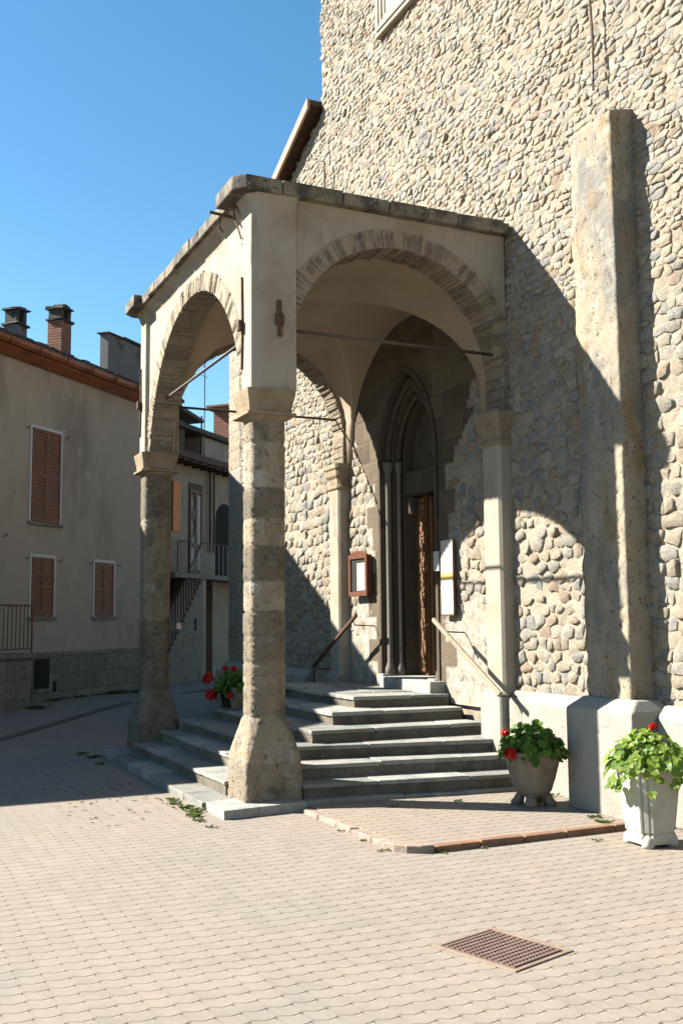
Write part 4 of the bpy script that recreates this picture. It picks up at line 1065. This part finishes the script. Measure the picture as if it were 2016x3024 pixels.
for b in((1.26,1.34,3.7,6.7),(1.66,1.80,3.7,6.7),(2.10,2.2,3.7,6.7),(1.34,1.66,4.7,4.85),(1.8,2.1,4.7,4.85),(1.26,2.2,6.7,6.82)): m.box(b[0],b[1],1.13,1.169,b[2],b[3])
m.build('door','rustbar',dB)
m=MB(); m.box(1.36,1.64,1.155,1.168,3.9,6.65); m.box(1.82,2.08,1.155,1.168,3.9,6.65); m.build('door_glass','barwhite',dB)
m=MB()
for s_ in range(2):
    for q in range(4): m.tube([(1.38+.24*math.sin(t*math.pi),1.14,4.95+.85*s_+.1*q+t*.75) for t in np.linspace(0,1,7)],.008,5)
m.build('door_grille','iron',dB)
m=MB(); m.tube([(2.70,1.08,4.6),(2.66,1.08,7.6)],.045,8); m.tube([(3.0,1.08,4.6),(2.98,1.08,7.6)],.04,8); m.build('downpipe','railbrown',hB_)
m=MB(); arc_=[(3.35,3.7),(3.35,5.9)]+[(4.1-.75*math.cos(a),5.9+.65*math.sin(a)) for a in np.linspace(.1,math.pi-.1,9)]+[(4.85,5.9),(4.85,3.7)]; m.prism(arc_,'y',1.17,1.197); m.build('arched_opening','dark',hB_)
m=MB(); m.box(-1.9,6,-.08,1.19,3.50,3.66); m.build('landing','concrete',hB_)
m=MB(); m.box(.16,.42,.02,1.19,-.2,3.49); m.box(2.0,2.3,.6,1.19,-.2,3.49); m.build('landing_wall','wallB',hB_)
m=MB(); m.box(.45,1.98,1.16,1.197,-.1,3.2); m.build('cellar_door','dark',hB_)
# stair flight in front of the landing
st=thing('outside_stairs','steep concrete outside stairs with brown railing against the pale house','stairs',(WB.x,WB.y,0),ROTA)
pts=[(.155,3.49)]; n_=12
for k in range(n_):
    x=.14-(k)*.165; z=3.49-k*.185; pts+=[(x,z-.0),(x,z-.185)]
    
poly=[]; x=.155;z=3.49
poly.append((x,-.2)); poly.append((x,z))
for k in range(17):
    x-=.165; poly.append((x,z)); z-=.185
    if z<.2: break
    poly.append((x,z))
poly.append((x,-.2))
m=MB(); m.prism(poly,'y',0,.9); m.build('flight','concrete',st)
m=MB(); m.box(-.45,-.30,-.004,-.001,1.75,2.15); m.build('wall_niche','dark',st)
m=MB(); bp=[(.10,3.55),(-2.4,.75)]
m.tube([(.12,.05,4.72),(-2.5,.05,1.78)],.028,6); m.tube([(.12,.05,4.74),(5,.05,4.78)],.024,6); m.tube([(.16,1.0,4.86),(1.5,1.0,4.88)],.02,6); m.tube([(.16,1.0,3.66),(.16,1.0,4.86)],.02,6)
rB1=m.build('handrail','railbrown',st)
def bal(x,y,za,zb,r_):
    m=MB(); m.tube([(x,y,za),(x,y,zb)],r_,5); m.build('baluster','barwhite',st)
for k in range(14):
    x=.06-k*.18; zt=4.70+(x-.12)*1.122; bal(x,.05,zt-1.12,zt,.016)
bal(.12,.05,3.5,4.75,.024)
for k in range(12): bal(.42+k*.33,.05,3.62,4.76,.016)
for k in range(4): bal(.45+k*.3,1.0,3.66,4.86,.012)
# roofs and chimney beyond
hC=thing('far_house','far house with dark roof and tall brick chimney beyond the pale house','house',(WB.x,WB.y,0),ROTA)
m=MB(); m.prism([(9.75,3.2),(9.75,3.2)],'x',0,0) if False else None
m.box(5.6,13,3.05,9,7.9,9.6); m.build('house_wall','wallA',hC)
m=MB(); m.box(3.3,13.3,2.75,9.2,9.62,9.8); rC=m.build('roof','tile',hC)
m=MB(); m.box(8.3,9.3,3.1,3.9,9.81,11.2); cC=m.build('chimney','brick',rC)
m=MB(); m.box(8.15,9.4,3.0,4.0,11.2,11.32); m.box(7.95,9.6,2.85,4.1,11.33,11.42); m.build('chimney_cap','brick',cC)
hD=thing('dark_shed','small dark lean-to roof rising beside the pale house','shed',(WB.x,WB.y,0),ROTA)
m=MB(); m.box(2.6,4.15,3.0,6,7.95,9.95); m.build('shed_wall','brownwood',hD)
m=MB(); m.prism([(2.4,10.45),(5.35,10.08),(5.35,10.22),(2.4,10.6)],'y',2.8,6); m.build('shed_roof','tile',hD)
an=thing('antenna_mast','thin antenna mast rising above the pale house roof','antenna',(WB.x,WB.y,0),ROTA)
m=MB(); m.tube([(5.66,2.95,7.7),(5.70,2.95,13.4)],.022,5); m.tube([(5.42,2.95,7.7),(5.44,2.95,10.4)],.04,6); m.build('mast','iron',an)
m=MB()
for z in(12.1,12.5,12.9): m.tube([(5.4,2.95,z),(6.0,2.95,z)],.012,5)
m.build('crossbar','iron',an)
